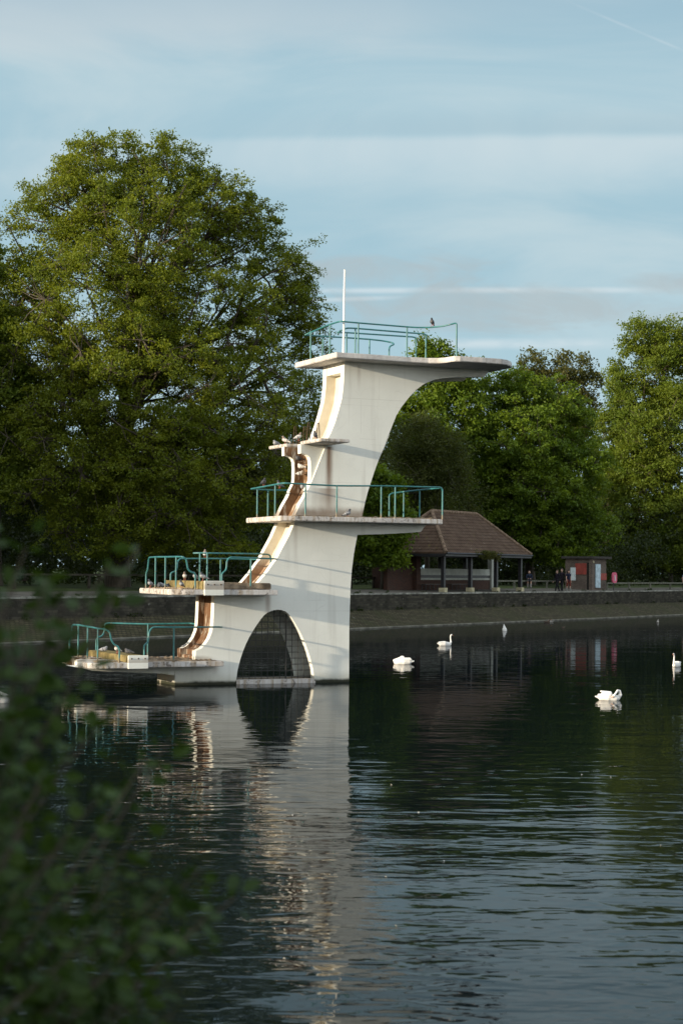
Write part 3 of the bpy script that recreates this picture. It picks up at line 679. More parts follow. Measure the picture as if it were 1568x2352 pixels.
M_kbrick = mat('brown_brick', lambda t, p: f_brick(t, p, (.17, .13, .10), (.12, .095, .075)))
M_black = plain('black_timber', (.022, .022, .026), .45, .3, 3)
M_cream = plain('pale_render', (.40, .42, .38), .8, .12, 2)
M_pad = plain('cream_stone_pad', (.46, .42, .28), .9, .2, 5)
M_dark = plain('recess_shade', (.02, .02, .018), .9)
sxy = [BF.hit(px, 1350, 4.6)[0] for px in (1017, 1078, 1137, 1193.5)]
sp0 = sxy[0]; dsp = (sxy[3] - sxy[0]) / 3
cs, cz_e = BF.hit(1023.5, 1268, 4.0)
re_, _ = BF.hit(1219, 1270, 4.0)
shel = empty('park_shelter', BF.w(sp0, 4.6, 0), BA, 'open park shelter with brown hipped tile roof on black posts by the path', 'shelter')
Lr, Wr = re_ - cs, 6.0; x0s = cs - sp0; y0s = 4.0 - 4.6
ze = cz_e; zr = ze + 3.05; a_ = 3.4
P4 = [(x0s, y0s, ze), (x0s + Lr, y0s, ze), (x0s + Lr, y0s + Wr, ze), (x0s, y0s + Wr, ze)]; Q2 = [(x0s + a_, y0s + Wr / 2, zr), (x0s + Lr - a_, y0s + Wr / 2, zr)]
def roof_mesh():
    bm = bmesh.new(); uvl = bm.loops.layers.uv.new('UVMap')
    P_ = [bm.verts.new(q) for q in P4]; Q_ = [bm.verts.new(q) for q in Q2]
    PB = [bm.verts.new((q[0], q[1], q[2] - .10)) for q in P4]
    for f_ in ((P_[0], P_[1], Q_[1], Q_[0]), (P_[2], P_[3], Q_[0], Q_[1]), (P_[3], P_[0], Q_[0]), (P_[1], P_[2], Q_[1])):
        fc = bm.faces.new(f_); e_ = (f_[1].co - f_[0].co).normalized(); nrm = (f_[1].co - f_[0].co).cross(f_[2].co - f_[1].co).normalized(); u_ = nrm.cross(e_)
        for lp in fc.loops: d_ = lp.vert.co - f_[0].co; lp[uvl].uv = (d_.dot(e_), d_.dot(u_))
    for i in range(4):
        j = (i + 1) % 4; bm.faces.new((P_[j], P_[i], PB[i], PB[j]))
    bm.faces.new(PB[::-1]); me = bpy.data.meshes.new('roof'); bm.normal_update(); bm.to_mesh(me); bm.free(); return me
roof = link('roof', roof_mesh(), M_tile, shel)
M_ridge = plain('ridge_tiles', (.19, .135, .095), .9, .3, 4, bump=.02)
rg = MB()
for a, b in ((P4[0], Q2[0]), (P4[1], Q2[1]), (P4[2], Q2[1]), (P4[3], Q2[0]), (Q2[0], Q2[1])):
    a, b = Vector(a), Vector(b); n_ = max(2, int((b - a).length / .4))
    for i in range(n_):
        p_, q_ = a.lerp(b, i / n_), a.lerp(b, (i + .97) / n_); rg.tube([p_, q_], [.15, .135], 8)
rg.build('ridge_tiles', M_ridge, roof)
ft = MB(); zz = ze - .19
ft.box((x0s - .03, y0s - .03, zz - .09), (x0s + Lr + .03, y0s + .10, zz + .085)); ft.box((x0s - .03, y0s + Wr - .1, zz - .09), (x0s + Lr + .03, y0s + Wr + .03, zz + .085))
ft.box((x0s - .028, y0s + .1, zz - .09), (x0s + .1, y0s + Wr - .1, zz + .085)); ft.box((x0s + Lr - .1, y0s + .1, zz - .09), (x0s + Lr + .028, y0s + Wr - .1, zz + .085))
ft.tube([(x0s - .05, y0s - .1, ze - .08), (x0s + Lr + .05, y0s - .1, ze - .08)], .06, 8)
ft.build('gutter_board', M_black, shel)
zt_ = ze - .28
for i in range(4):
    xx = dsp * i; gz = pz(4.6)
    c_ = MB().box((xx - .13, -.13, gz + .3), (xx + .13, .13, zt_)).build('post', M_black, shel, bevel=.015)
    MB().box((xx - .24, -.24, gz - .1), (xx + .24, .24, gz + .3)).build('post_base', M_pad, c_, bevel=.02)
for i in (1, 2, 3):
    MB().box((dsp * i - .13, 4.6, pz(9)), (dsp * i + .13, 4.86, zt_)).build('post', M_black, shel, bevel=.015)
MB().beam((x0s + .2, 0, zt_ + .08), (x0s + Lr - .2, 0, zt_ + .08), .2, .16).beam((x0s + .2, 4.73, zt_ + .08), (x0s + Lr - .2, 4.73, zt_ + .08), .2, .16).build('wall_plate', M_black, shel)
yb_ = 3.2; g_ = pz(4.6 + yb_)
bs0 = BF.hit(952, 1340, 4.6 + yb_)[0] - sp0; bs1 = BF.hit(1128, 1340, 4.6 + yb_)[0] - sp0
MB().box((bs0 - .33, yb_ - .33, g_ - .1), (bs0 + .3, yb_ + .3, zt_)).build('brick_pier', M_brick, shel)
MB().box((bs0 + .3, yb_, g_ - .1), (bs1 - .3, yb_ + .2, g_ + .93)).build('brick_base', M_brick, shel)
zdd = lambda zy: BF.hit(1040, (2150 + zy / 2.851) * .57415, 4.6 + yb_)[1]
MB().box((bs0 + .3, yb_ - .012, zdd(485)), (bs1 - .3, yb_ + .212, zdd(462))).box((bs0 + .3, yb_ - .012, zdd(430)), (bs1 - .3, yb_ + .212, zdd(358))).build('back_panel', M_cream, shel)
MB().box((bs0 + .3, yb_ - .03, zdd(462)), (bs1 - .3, yb_ + .2, zdd(430))).build('back_rail', M_black, shel)
MB().box((bs1 - .3, yb_ - .15, g_ - .1), (bs1 + .12, yb_ + .2, zt_)).build('white_pier', M_cream, shel)
MB().box((bs0 - .32, yb_ + .3, g_ - .1), (bs0 - .02, yb_ + 3.4, zdd(352))).build('side_wall', M_brick, shel)
lw = BF.hit(889, 1340, 4.6 + yb_)[0] - sp0
MB().box((lw, yb_ - .0, g_ - .1), (bs0 - .33, yb_ + .3, zdd(352))).build('side_wall', M_brick, shel)
for k, (za, zb) in enumerate(((400, 600), (700, 905))):
    s_a = BF.hit((1550 + za / 2.851) * .57415, 1340, 4.6 + yb_ - .7)[0] - sp0; s_b = BF.hit((1550 + zb / 2.851) * .57415, 1340, 4.6 + yb_ - .7)[0] - sp0
    bn = empty('bench', BF.w(sp0 + (s_a + s_b) / 2, 4.6 + yb_ - .7, g_ - .02), BA, ('slatted dark bench in the left bay of the shelter', 'slatted dark bench in the middle bay of the shelter')[k], 'bench', 'benches in the shelter')
    hl = (s_b - s_a) / 2; MB().box((-hl, -.22, .42), (hl, -.03, .47)).box((-hl, 0, .42), (hl, .2, .47)).build('seat', plain('bench_wood', (.10, .085, .075), .7), bn)
    for xx in (-hl + .15, 0, hl - .15): MB().box((xx - .02, -.18, 0), (xx + .02, -.14, .42)).box((xx - .02, .13, 0), (xx + .02, .17, .42)).box((xx - .02, -.18, .38), (xx + .02, .17, .42)).build('leg', M_black, bn)

# ------------------------------------------------------------------ KIOSK
PK = 5.6
kc = BF.hit(1357, 1340, PK); kr = BF.hit(1391, 1340, PK)[0]
kb, _ = BF.hitu(1297, 1340, kc[0]); kt = BF.hit(1357, 1283, PK)[1]
kio = empty('brick_kiosk', BF.w(kc[0], PK, pz(PK) - .02), BA, 'small flat-roofed brown brick kiosk with red panels right of the shelter', 'kiosk')
KW, KD, KH = kr - kc[0], kb - PK, kt - pz(PK)
MB().box((0, 0, 0), (KW, KD, KH)).build('wall', M_kbrick, kio)
M_roofd = plain('dark_roof_felt', (.06, .055, .05), .9)
MB().box((-.25, -.3, KH), (KW + .55, KD + .3, KH + .22)).build('roof', M_roofd, kio, bevel=.03)
M_red = plain('dull_red_panel', (.26, .045, .03), .7, .2, 3)
M_sign = plain('pale_notice_board', (.55, .62, .62), .5, .12, 6)
def kz_(zy): return BF.hit(1357, (2150 + zy / 2.851) * .57415, PK)[1] - pz(PK)
ky = lambda zx: BF.hitu((2050 + zx / 2.851) * .57415, 1340, kc[0])[0] - PK
kx = lambda zx: BF.hit((2050 + zx / 2.851) * .57415, 1340, PK)[0] - kc[0]
MB().box((-.05, ky(840), kz_(420)), (-.005, ky(712), kz_(292))).build('red_panel', M_red, kio)
MB().box((-.09, ky(718), kz_(490)), (-.006, ky(658), kz_(342))).build('notice_board', M_sign, kio, bevel=.01)
MB().box((-.02, ky(885), 0), (.02, ky(845), kz_(285))).build('recess_plate', M_dark, kio)  # flat plate on the wall, its dark colour stands for the recess's shade
MB().box((kx(935), -.08, kz_(572)), (kx(990), -.005, kz_(300))).build('door_panel', plain('pale_blue_door', (.42, .54, .60), .5, .25, 4), kio, bevel=.01)
MB().box((kx(996), -.05, kz_(484)), (KW - .02, -.005, kz_(405))).build('red_panel', M_red, kio)
MB().box((-.12, -.12, 0), (.32, .18, KH - .02)).build('corner_pier', M_kbrick, kio)
MB().box((.0, -.2, KH - .35), (.16, -.12, KH - .15)).build('wall_lamp', M_pad, kio, bevel=.02)

# ------------------------------------------------------------------ LIFEBUOY, FENCES
lb = BF.hit(1409, 1326, 3.6); lbt = BF.hit(1409, 1314.5, 3.6)[1]; lbb = BF.hit(1409, 1339, 3.6)[1]
lbe = empty('lifebuoy_housing', BF.w(lb[0], 3.6, pz(3.6) - .01), BA - R(25), 'pink lifebuoy housing on a short post right of the kiosk', 'lifebuoy')
hh = lbt - pz(3.6); hb = lbb - pz(3.6)
n_ = 20; hw = .25
oc = [(hw * (abs(math.cos(a)) ** .45) * math.copysign(1, math.cos(a)), (hb + hh) / 2 + (hh - hb) / 2 * (abs(math.sin(a)) ** .6) * math.copysign(1, math.sin(a))) for a in [2 * math.pi * i / n_ for i in range(n_)]]
hs = MB().upright(oc, -.12, .04).build('housing', plain('pink_plastic', (.62, .12, .20), .4, .1), lbe, bevel=.02)
MB().box((-.06, -.16, hb + .2), (.06, -.121, hh - .25)).build('label_plate', plain('pale_label', (.6, .5, .52), .5), hs)
MB().tube([(0, .06, 0), (0, .06, hh - .2)], .035, 8).build('post', M_black, lbe)
M_rail = plain('weathered_timber', (.15, .15, .12), .9, .3, 3)
M_raild = plain('dark_timber', (.05, .045, .035), .9, .3, 3)
def fence(s0, s1, p_, h, step, label, m, thick=.12, bot=True):
    g0 = pz(p_); o = empty('low_rail_fence', BF.w(s0, p_, g0 - .02), BA, label, 'fence'); ln = s1 - s0
    MB().beam((0, 0, h), (ln, 0, h), thick, .11).build('rail', m, o)
    n_ = max(1, int(round(ln / step)))
    for i in range(n_ + 1): MB().box((ln * i / n_ - .07, -.06, 0), (ln * i / n_ + .07, .07, h + .02)).build('post', m, o)
sA = lambda px, p_: BF.hit(px, 1345, p_)[0]
fence(sA(-60, 13), sA(565, 13), 13, .85, 3.2, 'dark low rail fence under the big trees on the left shore', M_raild, .14)
fence(sA(700, 11), sA(905, 11), 11, .8, 3.0, 'dark low rail fence between the tower and the shelter', M_raild)
fence(sA(1140, 9.6), sA(1291, 9.6), 9.6, .62, 3.6, 'pale low rail fence between the shelter and the kiosk', M_rail)
fence(sA(1393, 5.2), sA(1700, 5.2), 5.2, .62, 5.0, 'pale low rail fence running right from the kiosk', M_rail)

# ------------------------------------------------------------------ TREES
def leafmat(name, c1, c2, trans=.42):
    def fn(t, p):
        at = t.new('ShaderNodeAttribute'); at.attribute_name = 'rnd'
        n = t.noise(t.coord(), .35, 3)
        f_ = t.math('ADD', t.math('MULTIPLY', at.outputs['Fac'], .65), t.math('MULTIPLY', t.ramp(n, .3, .7), .35))
        col = t.mix(f_, c1, c2)
        t.put(p.inputs['Base Color'], col); p.inputs['Roughness'].default_value = .55; p.inputs['Specular IOR Level'].default_value = .25
        tr = t.new('ShaderNodeBsdfTranslucent'); t.put(tr.inputs[0], t.mix(1.0, col, (1.25, 1.15, .45), 'MULTIPLY'))
        ms_ = t.new('ShaderNodeMixShader'); ms_.inputs[0].default_value = trans; t.l.new(p.outputs[0], ms_.inputs[1]); t.l.new(tr.outputs[0], ms_.inputs[2])
        return ms_.outputs[0]
    return mat(name, fn)
M_beech = leafmat('beech_leaves', (.075, .120, .010), (.195, .225, .018))
M_chest = leafmat('chestnut_leaves', (.048, .100, .010), (.165, .235, .018))
M_lime = leafmat('lime_leaves', (.070, .125, .014), (.165, .205, .022))
M_sparse = leafmat('sparse_leaves', (.055, .075, .02), (.11, .105, .03))
M_dull = leafmat('dull_leaves', (.040, .058, .014), (.090, .108, .022))
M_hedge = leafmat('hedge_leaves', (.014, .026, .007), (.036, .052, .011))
M_fore = leafmat('foreground_leaves', (.012, .032, .008), (.048, .088, .015), .3)
def f_bark(t, p):
    v = t.coord(); n = t.noise(t.mapv(v, (3, 3, .6)), 2.0, 5, .6)
    t.put(p.inputs['Base Color'], t.mix(t.ramp(n, .3, .7), (.035, .028, .02), (.085, .07, .05))); p.inputs['Roughness'].default_value = .9
    t.l.new(t.bump(n, .8, .03), p.inputs['Normal'])
M_bark = mat('bark', f_bark)

def quads_mesh(name, pos, a, b, c_fold, mat_, rnd, parent):
    """one four-cornered, slightly folded leaf per position; a,b are half axes"""
    n = len(pos); V = np.empty((n, 4, 3), np.float32)
    V[:, 0] = pos - a; V[:, 1] = pos + b + c_fold; V[:, 2] = pos + a; V[:, 3] = pos - b + c_fold
    me = bpy.data.meshes.new(name); me.vertices.add(4 * n); me.vertices.foreach_set('co', V.reshape(-1))
    me.loops.add(4 * n); me.loops.foreach_set('vertex_index', np.arange(4 * n, dtype=np.int32))
    me.polygons.add(n); me.polygons.foreach_set('loop_start', np.arange(0, 4 * n, 4, dtype=np.int32))
    try: me.polygons.foreach_set('loop_total', np.full(n, 4, np.int32))
    except Exception: pass
    me.update(calc_edges=True)
    at = me.attributes.new('rnd', 'FLOAT', 'FACE'); at.data.foreach_set('value', rnd.astype(np.float32))
    return link(name, me, mat_, parent)
def unit(v): return v / np.maximum(np.linalg.norm(v, axis=-1, keepdims=True), 1e-9)
def kmeans(P, k, g_, it=6):
    k = min(k, len(P)); c = P[g_.choice(len(P), k, replace=False)].copy()
    for _ in range(it):
        d = ((P[:, None] - c[None]) ** 2).sum(-1); l = d.argmin(1)
        for j in range(k):
            m = l == j
            if m.any(): c[j] = P[m].mean(0)
    return c, l
def foliage(name, cl, per, size, rad, flat, mat_, parent, g_, elong=1.0, droop=0.0, up_bias=.12):
    """leaf sprays round every cluster centre"""
    n = len(cl); N = n * per
    ids = np.repeat(np.arange(n), per)
    off = g_.normal(size=(N, 3)); off = unit(off) * (g_.random((N, 1)) ** .6)
    cs_ = rad * g_.uniform(.6, 1.35, (n, 1)); tilt = g_.normal(0, .25, (n, 2))
    off *= cs_[ids]
    off[:, 2] = off[:, 2] * flat + off[:, 0] * tilt[ids, 0] + off[:, 1] * tilt[ids, 1] - droop * (off[:, 0] ** 2 + off[:, 1] ** 2) / rad
    pos = cl[ids] + off
    nr = g_.normal(size=(N, 3)); nr[:, 2] = np.abs(nr[:, 2]) + up_bias; nr = unit(nr)
    a = unit(np.cross(nr, g_.normal(size=(N, 3)))); b = np.cross(nr, a)
    s_ = (size * g_.uniform(.65, 1.3, (N, 1)))
    crnd = g_.random(n)
    rnd = np.clip(.45 * g_.random(N) + .55 * crnd[ids], 0, 1)
    return quads_mesh(name, pos, a * s_ * .5 * elong, b * s_ * .30, nr * s_ * .06, mat_, rnd, parent)
def tree(name, label, cat, base_, lobes, ncl, per, size, rad, flat, mat_, seed, trunk=.5, group=None, shell=.55, k1=9, zmin=None, fork=.3, droop=0.0, elong=1.0, twigs=True, sub=None):
    g_ = np.random.default_rng(seed); base_ = Vector(base_)
    root = empty(name, base_, 0, label, cat, group)
    lob = np.array([[l[0] - base_.x, l[1] - base_.y, l[2] - base_.z, l[3], l[4], l[5]] for l in lobes]); wgt = (lob[:, 3] * lob[:, 4] * lob[:, 5]) ** .7; wgt /= wgt.sum()
    pick = g_.choice(len(lob), ncl, p=wgt); d = unit(g_.normal(size=(ncl, 3))); rho = (shell + (1 - shell) * g_.random((ncl, 1))) ** .9
    rho = np.where(g_.random((ncl, 1)) < .22, g_.random((ncl, 1)) ** .5, rho)
    cl = lob[pick, :3] + d * rho * lob[pick, 3:]
    if sub:                                   # boughs: clusters gathered on the upper outer side of many smaller billows
        ns, sr, sf = sub; pk = g_.choice(len(lob), ns, p=wgt); ds = unit(g_.normal(size=(ns, 3))); ctr_ = lob[pk, :3] + ds * (.35 + .62 * g_.random((ns, 1)) ** .6) * np.maximum(lob[pk, 3:] - sr * .6, .2)
        rs_ = sr * g_.uniform(.6, 1.3, ns); w2 = rs_ ** 2; q_ = g_.choice(ns, ncl, p=w2 / w2.sum()); dd = g_.normal(size=(ncl, 3)) + ds[q_] * .7; dd[:, 2] = dd[:, 2] * .8 + .45; dd = unit(dd)
        cs2 = ctr_[q_] + dd * (rs_[q_] * g_.uniform(.75, 1.05, ncl))[:, None] * np.array([1, 1, sf])
        cl = np.where(g_.random((ncl, 1)) < .62, cs2, cl)
    lim = (zmin - base_.z) if zmin is not None else 1.0
    cl = cl[cl[:, 2] > lim]
    # skeleton: trunk > limbs > branches > twigs
    H = cl[:, 2].max(); ctr = np.median(cl, 0)
    c1, l1 = kmeans(cl, k1, g_)
    pool = []; b = MB(); tt = .72 * H; th_ = lambda z_: Vector((ctr[0] * (z_ / H) ** 1.5 * .8, ctr[1] * (z_ / H) ** 1.5 * .8, z_))
    b.tube([th_(max(z_, 0)) + Vector((0, 0, -.4 if z_ == 0 else 0)) for z_ in np.linspace(0, tt, 9)], [trunk * (1.35 if i == 0 else 1) * (1 - .8 * (i / 8) ** 1.1) for i in range(9)], 10)
    for j in range(len(c1)):
        mem = cl[l1 == j]
        if len(mem) == 0: continue
        e_ = Vector(c1[j]); hs_ = min(max(fork * H, e_.z - .45 * math.hypot(e_.x, e_.y) - .12 * H), tt * .97); s_ = th_(hs_)
        mid = s_.lerp(e_, .5) + Vector((0, 0, .06 * (e_ - s_).length)) + Vector(g_.normal(0, .04 * (e_ - s_).length, 3))
        r_l = trunk * .5 * (1 - .5 * hs_ / H)
        pts = [s_, s_.lerp(mid, .5), mid, mid.lerp(e_, .5), e_]; pts = smooth_path(pts, 1)
        b.tube(pts, [r_l * (1 - .72 * i / (len(pts) - 1)) for i in range(len(pts))], 6, cap=False)
        c2, l2 = kmeans(mem, max(2, len(mem) // 14), g_, 4)
        for q in range(len(c2)):
            m2 = mem[l2 == q]
            if len(m2) == 0: continue
            f2 = Vector(c2[q]); t_ = g_.uniform(.35, .95); s2 = pts[int(t_ * (len(pts) - 1))]; md = s2.lerp(f2, .5) + Vector(g_.normal(0, .09 * (f2 - s2).length, 3))
            r2 = r_l * .42
            p2 = [s2, s2.lerp(md, .55), md, md.lerp(f2, .5) + Vector(g_.normal(0, .03 * (f2 - s2).length, 3)), f2]
            b.tube(p2, [r2, r2 * .8, r2 * .62, r2 * .5, r2 * .32], 5, cap=False)
            if twigs:
                for w_ in m2:
                    w_ = Vector(w_); pool += p2[2:]; s3 = min(pool[-60:] if len(pool) > 60 else pool, key=lambda q_: (q_ - w_).length_squared)
                    if (s3 - w_).length > 3.2: s3 = min(pool, key=lambda q_: (q_ - w_).length_squared)
                    dm = s3.lerp(w_, .55) + Vector(g_.normal(0, .12 * (w_ - s3).length, 3)); r3 = max(.022, r2 * .28)
                    b.tube([s3, dm, w_], [r3, r3 * .7, r3 * .35], 3, cap=False)
    b.build('trunk', M_bark, root, smooth=True, fix=False)
    foliage('crown', cl, per, size, rad, flat, mat_, root, g_, elong, droop)
    return root
def LB(px, py, rpx, Y, dY=0.0, sy=1.0, sz=1.0):           # a lobe seen at a pixel, at a real distance
    p_ = at_depth(px, py, Y + dY); r_ = rpx / F * (Y + dY); return (p_.x, p_.y, p_.z, r_, r_ * sy, r_ * sz)
def bpos(px, p_, Y=None):
    s_, _ = BF.hit(px, 1340, p_); q = BF.w(s_, p_, 0); return (q.x, q.y, pz(p_) - .05)

Yb = lambda px, p_: BF.w(BF.hit(px, 1340, p_)[0], p_, 0).y
# the great beech on the left
Y = Yb(270, 16)
tree('beech_tree', 'huge spreading beech tree filling the left of the view behind the decks', 'tree', bpos(270, 16),
     [LB(*q[:3], Y, *q[3:]) for q in ((250, 400, 115, 0), (370, 425, 120, 2), (180, 480, 108, -2), (485, 500, 120, 2), (330, 560, 180, -3), (100, 570, 110, 0), (560, 570, 105, 4), (590, 510, 60, 3), (640, 640, 85, 2), (240, 720, 200, -5), (450, 740, 190, -2),
                                      (40, 700, 140, 2), (625, 740, 105, 2), (100, 860, 180, -2), (330, 900, 220, -6), (540, 920, 160, -3), (655, 890, 85, 3), (0, 950, 150, 0), (150, 1060, 190, -5), (380, 1090, 200, -6), (570, 1110, 130, -2), (660, 1050, 75, 1),
                                      (260, 1210, 150, -4), (480, 1230, 120, -3), (80, 436, 28, 0), (20, 520, 42, 0), (655, 610, 50, 4), (690, 690, 45, 3), (705, 790, 48, 3), (715, 545, 18, 4), (740, 528, 10, 4), (705, 640, 26, 4), (722, 745, 26, 3), (740, 735, 16, 3))],
     5000, 88, .165, .74, .48, M_beech, 5, trunk=.7, k1=16, shell=.5, fork=.2, zmin=4.2, sub=(760, 1.55, .7))
# its neighbours at the left edge
Y = Yb(-10, 20)
tree('beech_tree', 'thinner tree with crooked limbs at the left edge of the photo', 'tree', bpos(-10, 20),
     [LB(*q[:3], Y) for q in ((-60, 600, 70), (-40, 760, 90), (10, 860, 70), (-20, 960, 100), (20, 1080, 80))], 620, 80, .21, .8, .45, M_lime, 6, trunk=.4, k1=6)
Y = Yb(720, 26)
tree('dark_tree', 'dark tree behind the middle of the diving tower', 'tree', bpos(735, 26),
     [LB(*q[:3], Y) for q in ((700, 1000, 90), (770, 1060, 110), (720, 1180, 140), (830, 1180, 90), (860, 1040, 60))], 520, 80, .26, 1.1, .6, M_dull, 8, trunk=.4, k1=6)
for k_, (px_, lob_, lab_) in enumerate(((60, ((40, 1080, 120), (110, 1160, 110), (-20, 1190, 110)), 'dark tree standing far behind the left edge of the great beech'),
                                  (330, ((260, 1090, 120), (360, 1120, 130), (300, 1200, 120)), 'dark tree standing far behind the trunk of the great beech'),
                                  (540, ((480, 1060, 110), (580, 1090, 110), (520, 1190, 130), (640, 1150, 80)), 'dark tree standing far behind the right half of the great beech'))):
    Y = Yb(px_, 36); tree('dark_tree', lab_, 'tree', bpos(px_, 36), [LB(*q[:3], Y) for q in lob_], 420, 60, .34, 1.4, .7, M_dull, 60 + k_, trunk=.35, k1=5, twigs=False)
# right of the tower
Y = Yb(1000, 22)
tree('chestnut_tree', 'tall chestnut showing its top above the highest deck', 'tree', bpos(1000, 22),
     [LB(*q[:3], Y) for q in ((995, 802, 36), (975, 850, 48), (1060, 862, 54), (960, 930, 75), (1030, 960, 90), (900, 1000, 60), (1000, 1080, 110))], 620, 85, .29, 1.05, .6, M_chest, 12, trunk=.45, k1=6, group=None)
Y = Yb(960, 12)
tree('brownish_tree', 'dull brownish fine-leaved tree rising behind the left end of the shelter', 'tree', bpos(980, 13),
     [LB(*q[:3], Y) for q in ((960, 1010, 66), (1010, 1060, 80), (930, 1110, 90), (1020, 1160, 90))], 560, 90, .17, .95, .6, M_dull, 13, trunk=.25, k1=6)
Y = Yb(890, 7.5)
tree('chestnut_tree', 'young chestnut with drooping leaves between the tower and the shelter', 'tree', bpos(880, 9.5),
     [LB(*q[:3], Y) for q in ((872, 1130, 62), (895, 1200, 56), (850, 1240, 60), (900, 1262, 38), (842, 1110, 40))], 330, 70, .27, .7, .6, M_chest, 14, trunk=.2, k1=5, droop=.3, zmin=3.0)
Y = Yb(1200, 17)
tree('chestnut_tree', 'broad bright green chestnut behind the shelter roof', 'tree', bpos(1215, 18),
     [LB(*q[:3], Y, *q[3:]) for q in ((1120, 940, 82, -1), (1190, 905, 62, 0), (1250, 935, 84, -1), (1320, 990, 68, 0), (1180, 1030, 120, -4), (1310, 1090, 88, -2), (1090, 1060, 90, -1), (1250, 1160, 125, -4), (1170, 1200, 90, -3),
                                      (1330, 1215, 68, -1), (1280, 1270, 60, -3))], 1700, 88, .27, .95, .5, M_chest, 15, trunk=.5, k1=10, droop=.12, zmin=4.4, sub=(150, 2.3, .6))
Y = Yb(1290, 42)
tree('thin_crowned_tree', 'tall tree with a thin see-through crown behind the broad chestnut', 'tree', bpos(1290, 42),
     [LB(*q[:3], Y) for q in ((1228, 838, 36), (1205, 870, 30), (1310, 848, 52), (1350, 885, 40), (1270, 905, 60), (1340, 950, 50), (1290, 1000, 90))], 420, 60, .36, 1.25, .5, M_sparse, 16, trunk=.5, k1=7)
Y = Yb(1520, 20)
tree('lime_tree', 'tall yellow-green tree with feathery outline at the right edge', 'tree', bpos(1530, 20),
     [LB(*q[:3], Y, *q[3:]) for q in ((1460, 785, 58, 0), (1545, 790, 72, 0), (1500, 860, 110, 0), (1600, 880, 130, 0), (1450, 950, 62, -2), (1530, 1010, 140, -3), (1450, 1090, 75, -2), (1620, 1120, 170, -3), (1490, 1200, 110, -4), (1405, 985, 55, 0), (1420, 905, 42, 0), (1395, 1070, 60, 0), (1400, 1160, 60, 0), (1590, 1260, 120, -4), (1430, 795, 26, 0))],
     2500, 80, .28, 1.05, .6, M_lime, 17, trunk=.6, k1=10, zmin=4.4, sub=(220, 2.0, .7))
Y = Yb(1090, 32)
tree('dark_tree', 'dark tree in the gap right above the shelter ridge', 'tree', bpos(1090, 32), [LB(*q[:3], Y) for q in ((1090, 1090, 80), (1060, 1170, 90), (1130, 1190, 90))], 300, 70, .34, 1.4, .7, M_dull, 71, trunk=.3, k1=5, twigs=False)
Y = Yb(1400, 30)
tree('dark_tree', 'dark tree filling the gap above the kiosk', 'tree', bpos(1400, 28),
     [LB(*q[:3], Y) for q in ((1380, 1130, 60), (1410, 1200, 80), (1360, 1260, 80), (1420, 1080, 45))], 380, 80, .34, 1.3, .6, M_dull, 18, trunk=.35, k1=5)
# undergrowth behind the path
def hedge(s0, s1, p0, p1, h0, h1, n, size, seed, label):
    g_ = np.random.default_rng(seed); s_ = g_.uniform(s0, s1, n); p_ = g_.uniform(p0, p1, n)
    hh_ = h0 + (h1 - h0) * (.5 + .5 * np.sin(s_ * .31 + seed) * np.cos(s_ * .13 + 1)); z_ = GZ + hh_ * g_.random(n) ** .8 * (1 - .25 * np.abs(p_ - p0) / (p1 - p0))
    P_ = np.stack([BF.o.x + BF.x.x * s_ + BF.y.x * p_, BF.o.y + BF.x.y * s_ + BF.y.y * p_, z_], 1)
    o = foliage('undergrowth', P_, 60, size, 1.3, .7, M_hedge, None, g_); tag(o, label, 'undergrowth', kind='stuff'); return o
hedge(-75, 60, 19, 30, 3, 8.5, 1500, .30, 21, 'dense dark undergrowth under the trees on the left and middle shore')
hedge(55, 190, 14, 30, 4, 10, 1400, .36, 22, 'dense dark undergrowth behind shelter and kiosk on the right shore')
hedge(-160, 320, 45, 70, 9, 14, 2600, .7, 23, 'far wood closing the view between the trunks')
# creeper hanging from the gutter
g_ = np.random.default_rng(31); c0, c1_ = BF.hit(1125, 1270, 3.95)[0], BF.hit(1160, 1270, 3.95)[0]
P_ = np.array([list(BF.w(g_.normal(c0 - .2, .9), 3.93, ze + .05 - abs(g_.normal(0, .22)))) for _ in range(70)])
o = foliage('creeper', P_, 45, .12, .22, .8, leafmat('creeper_leaves', (.06, .075, .015), (.11, .11, .03)), None, g_); tag(o, 'green creeper growing over the shelter gutter', 'plant')

# unseen trees on the left shore, placed and sized to shade the far bank
gs = np.random.default_rng(41); proto = None
spots = [(-78, 50, 25), (-72, 62, 26), (-80, 73, 27), (-74, 84, 29), (-82, 95, 30), (-74, 106, 31), (-84, 118, 32), (-76, 131, 32), (-86, 44, 24), (-70, 70, 21), (-92, 104, 31), (-68, 96, 30), (-70, 116, 30)]
for i, (X_, Y_, H_) in enumerate(spots):
    if proto is None:
        proto = tree('shore_shade_tree', 'unseen leafy tree on the left shore, added to shade the far bank', 'tree', (0, 0, 0),
                     [(0, 0, 18, 7.5, 7.5, 9), (3, 2, 14, 6, 6, 7), (-3, -2, 12, 6.5, 6.5, 7), (1, -3, 8, 6.5, 6.5, 5), (0, 3, 5, 6, 6, 4)], 420, 55, 1.3, 1.8, .7, M_dull, 42, trunk=.5, k1=6, twigs=False, group='unseen shade trees on the left shore')
        o = proto
    else:
        o = proto.copy(); C.objects.link(o)
        for ch in list(proto.children): c_ = ch.copy(); C.objects.link(c_); c_.parent = o
    o.location = (X_, Y_, 2.0); k_ = H_ / 27.0; o.scale = (1.25, 1.25, k_); o.rotation_euler = (0, 0, i * 1.3)
o = tree('bush_shade_tree', 'unseen leafy tree on the near bank, added to shade the bush', 'tree', (-13, -4.5, 1.7), [(-13, -4.5, 6, 4.2, 4.2, 4.2), (-11, -3, 4, 3.5, 3.5, 2.5), (-15, -6, 4, 4, 4, 3)], 260, 60, .35, .9, .8, M_dull, 44, trunk=.2, k1=5, twigs=False)  # out-of-view tree put in to keep the sun off the foreground bush

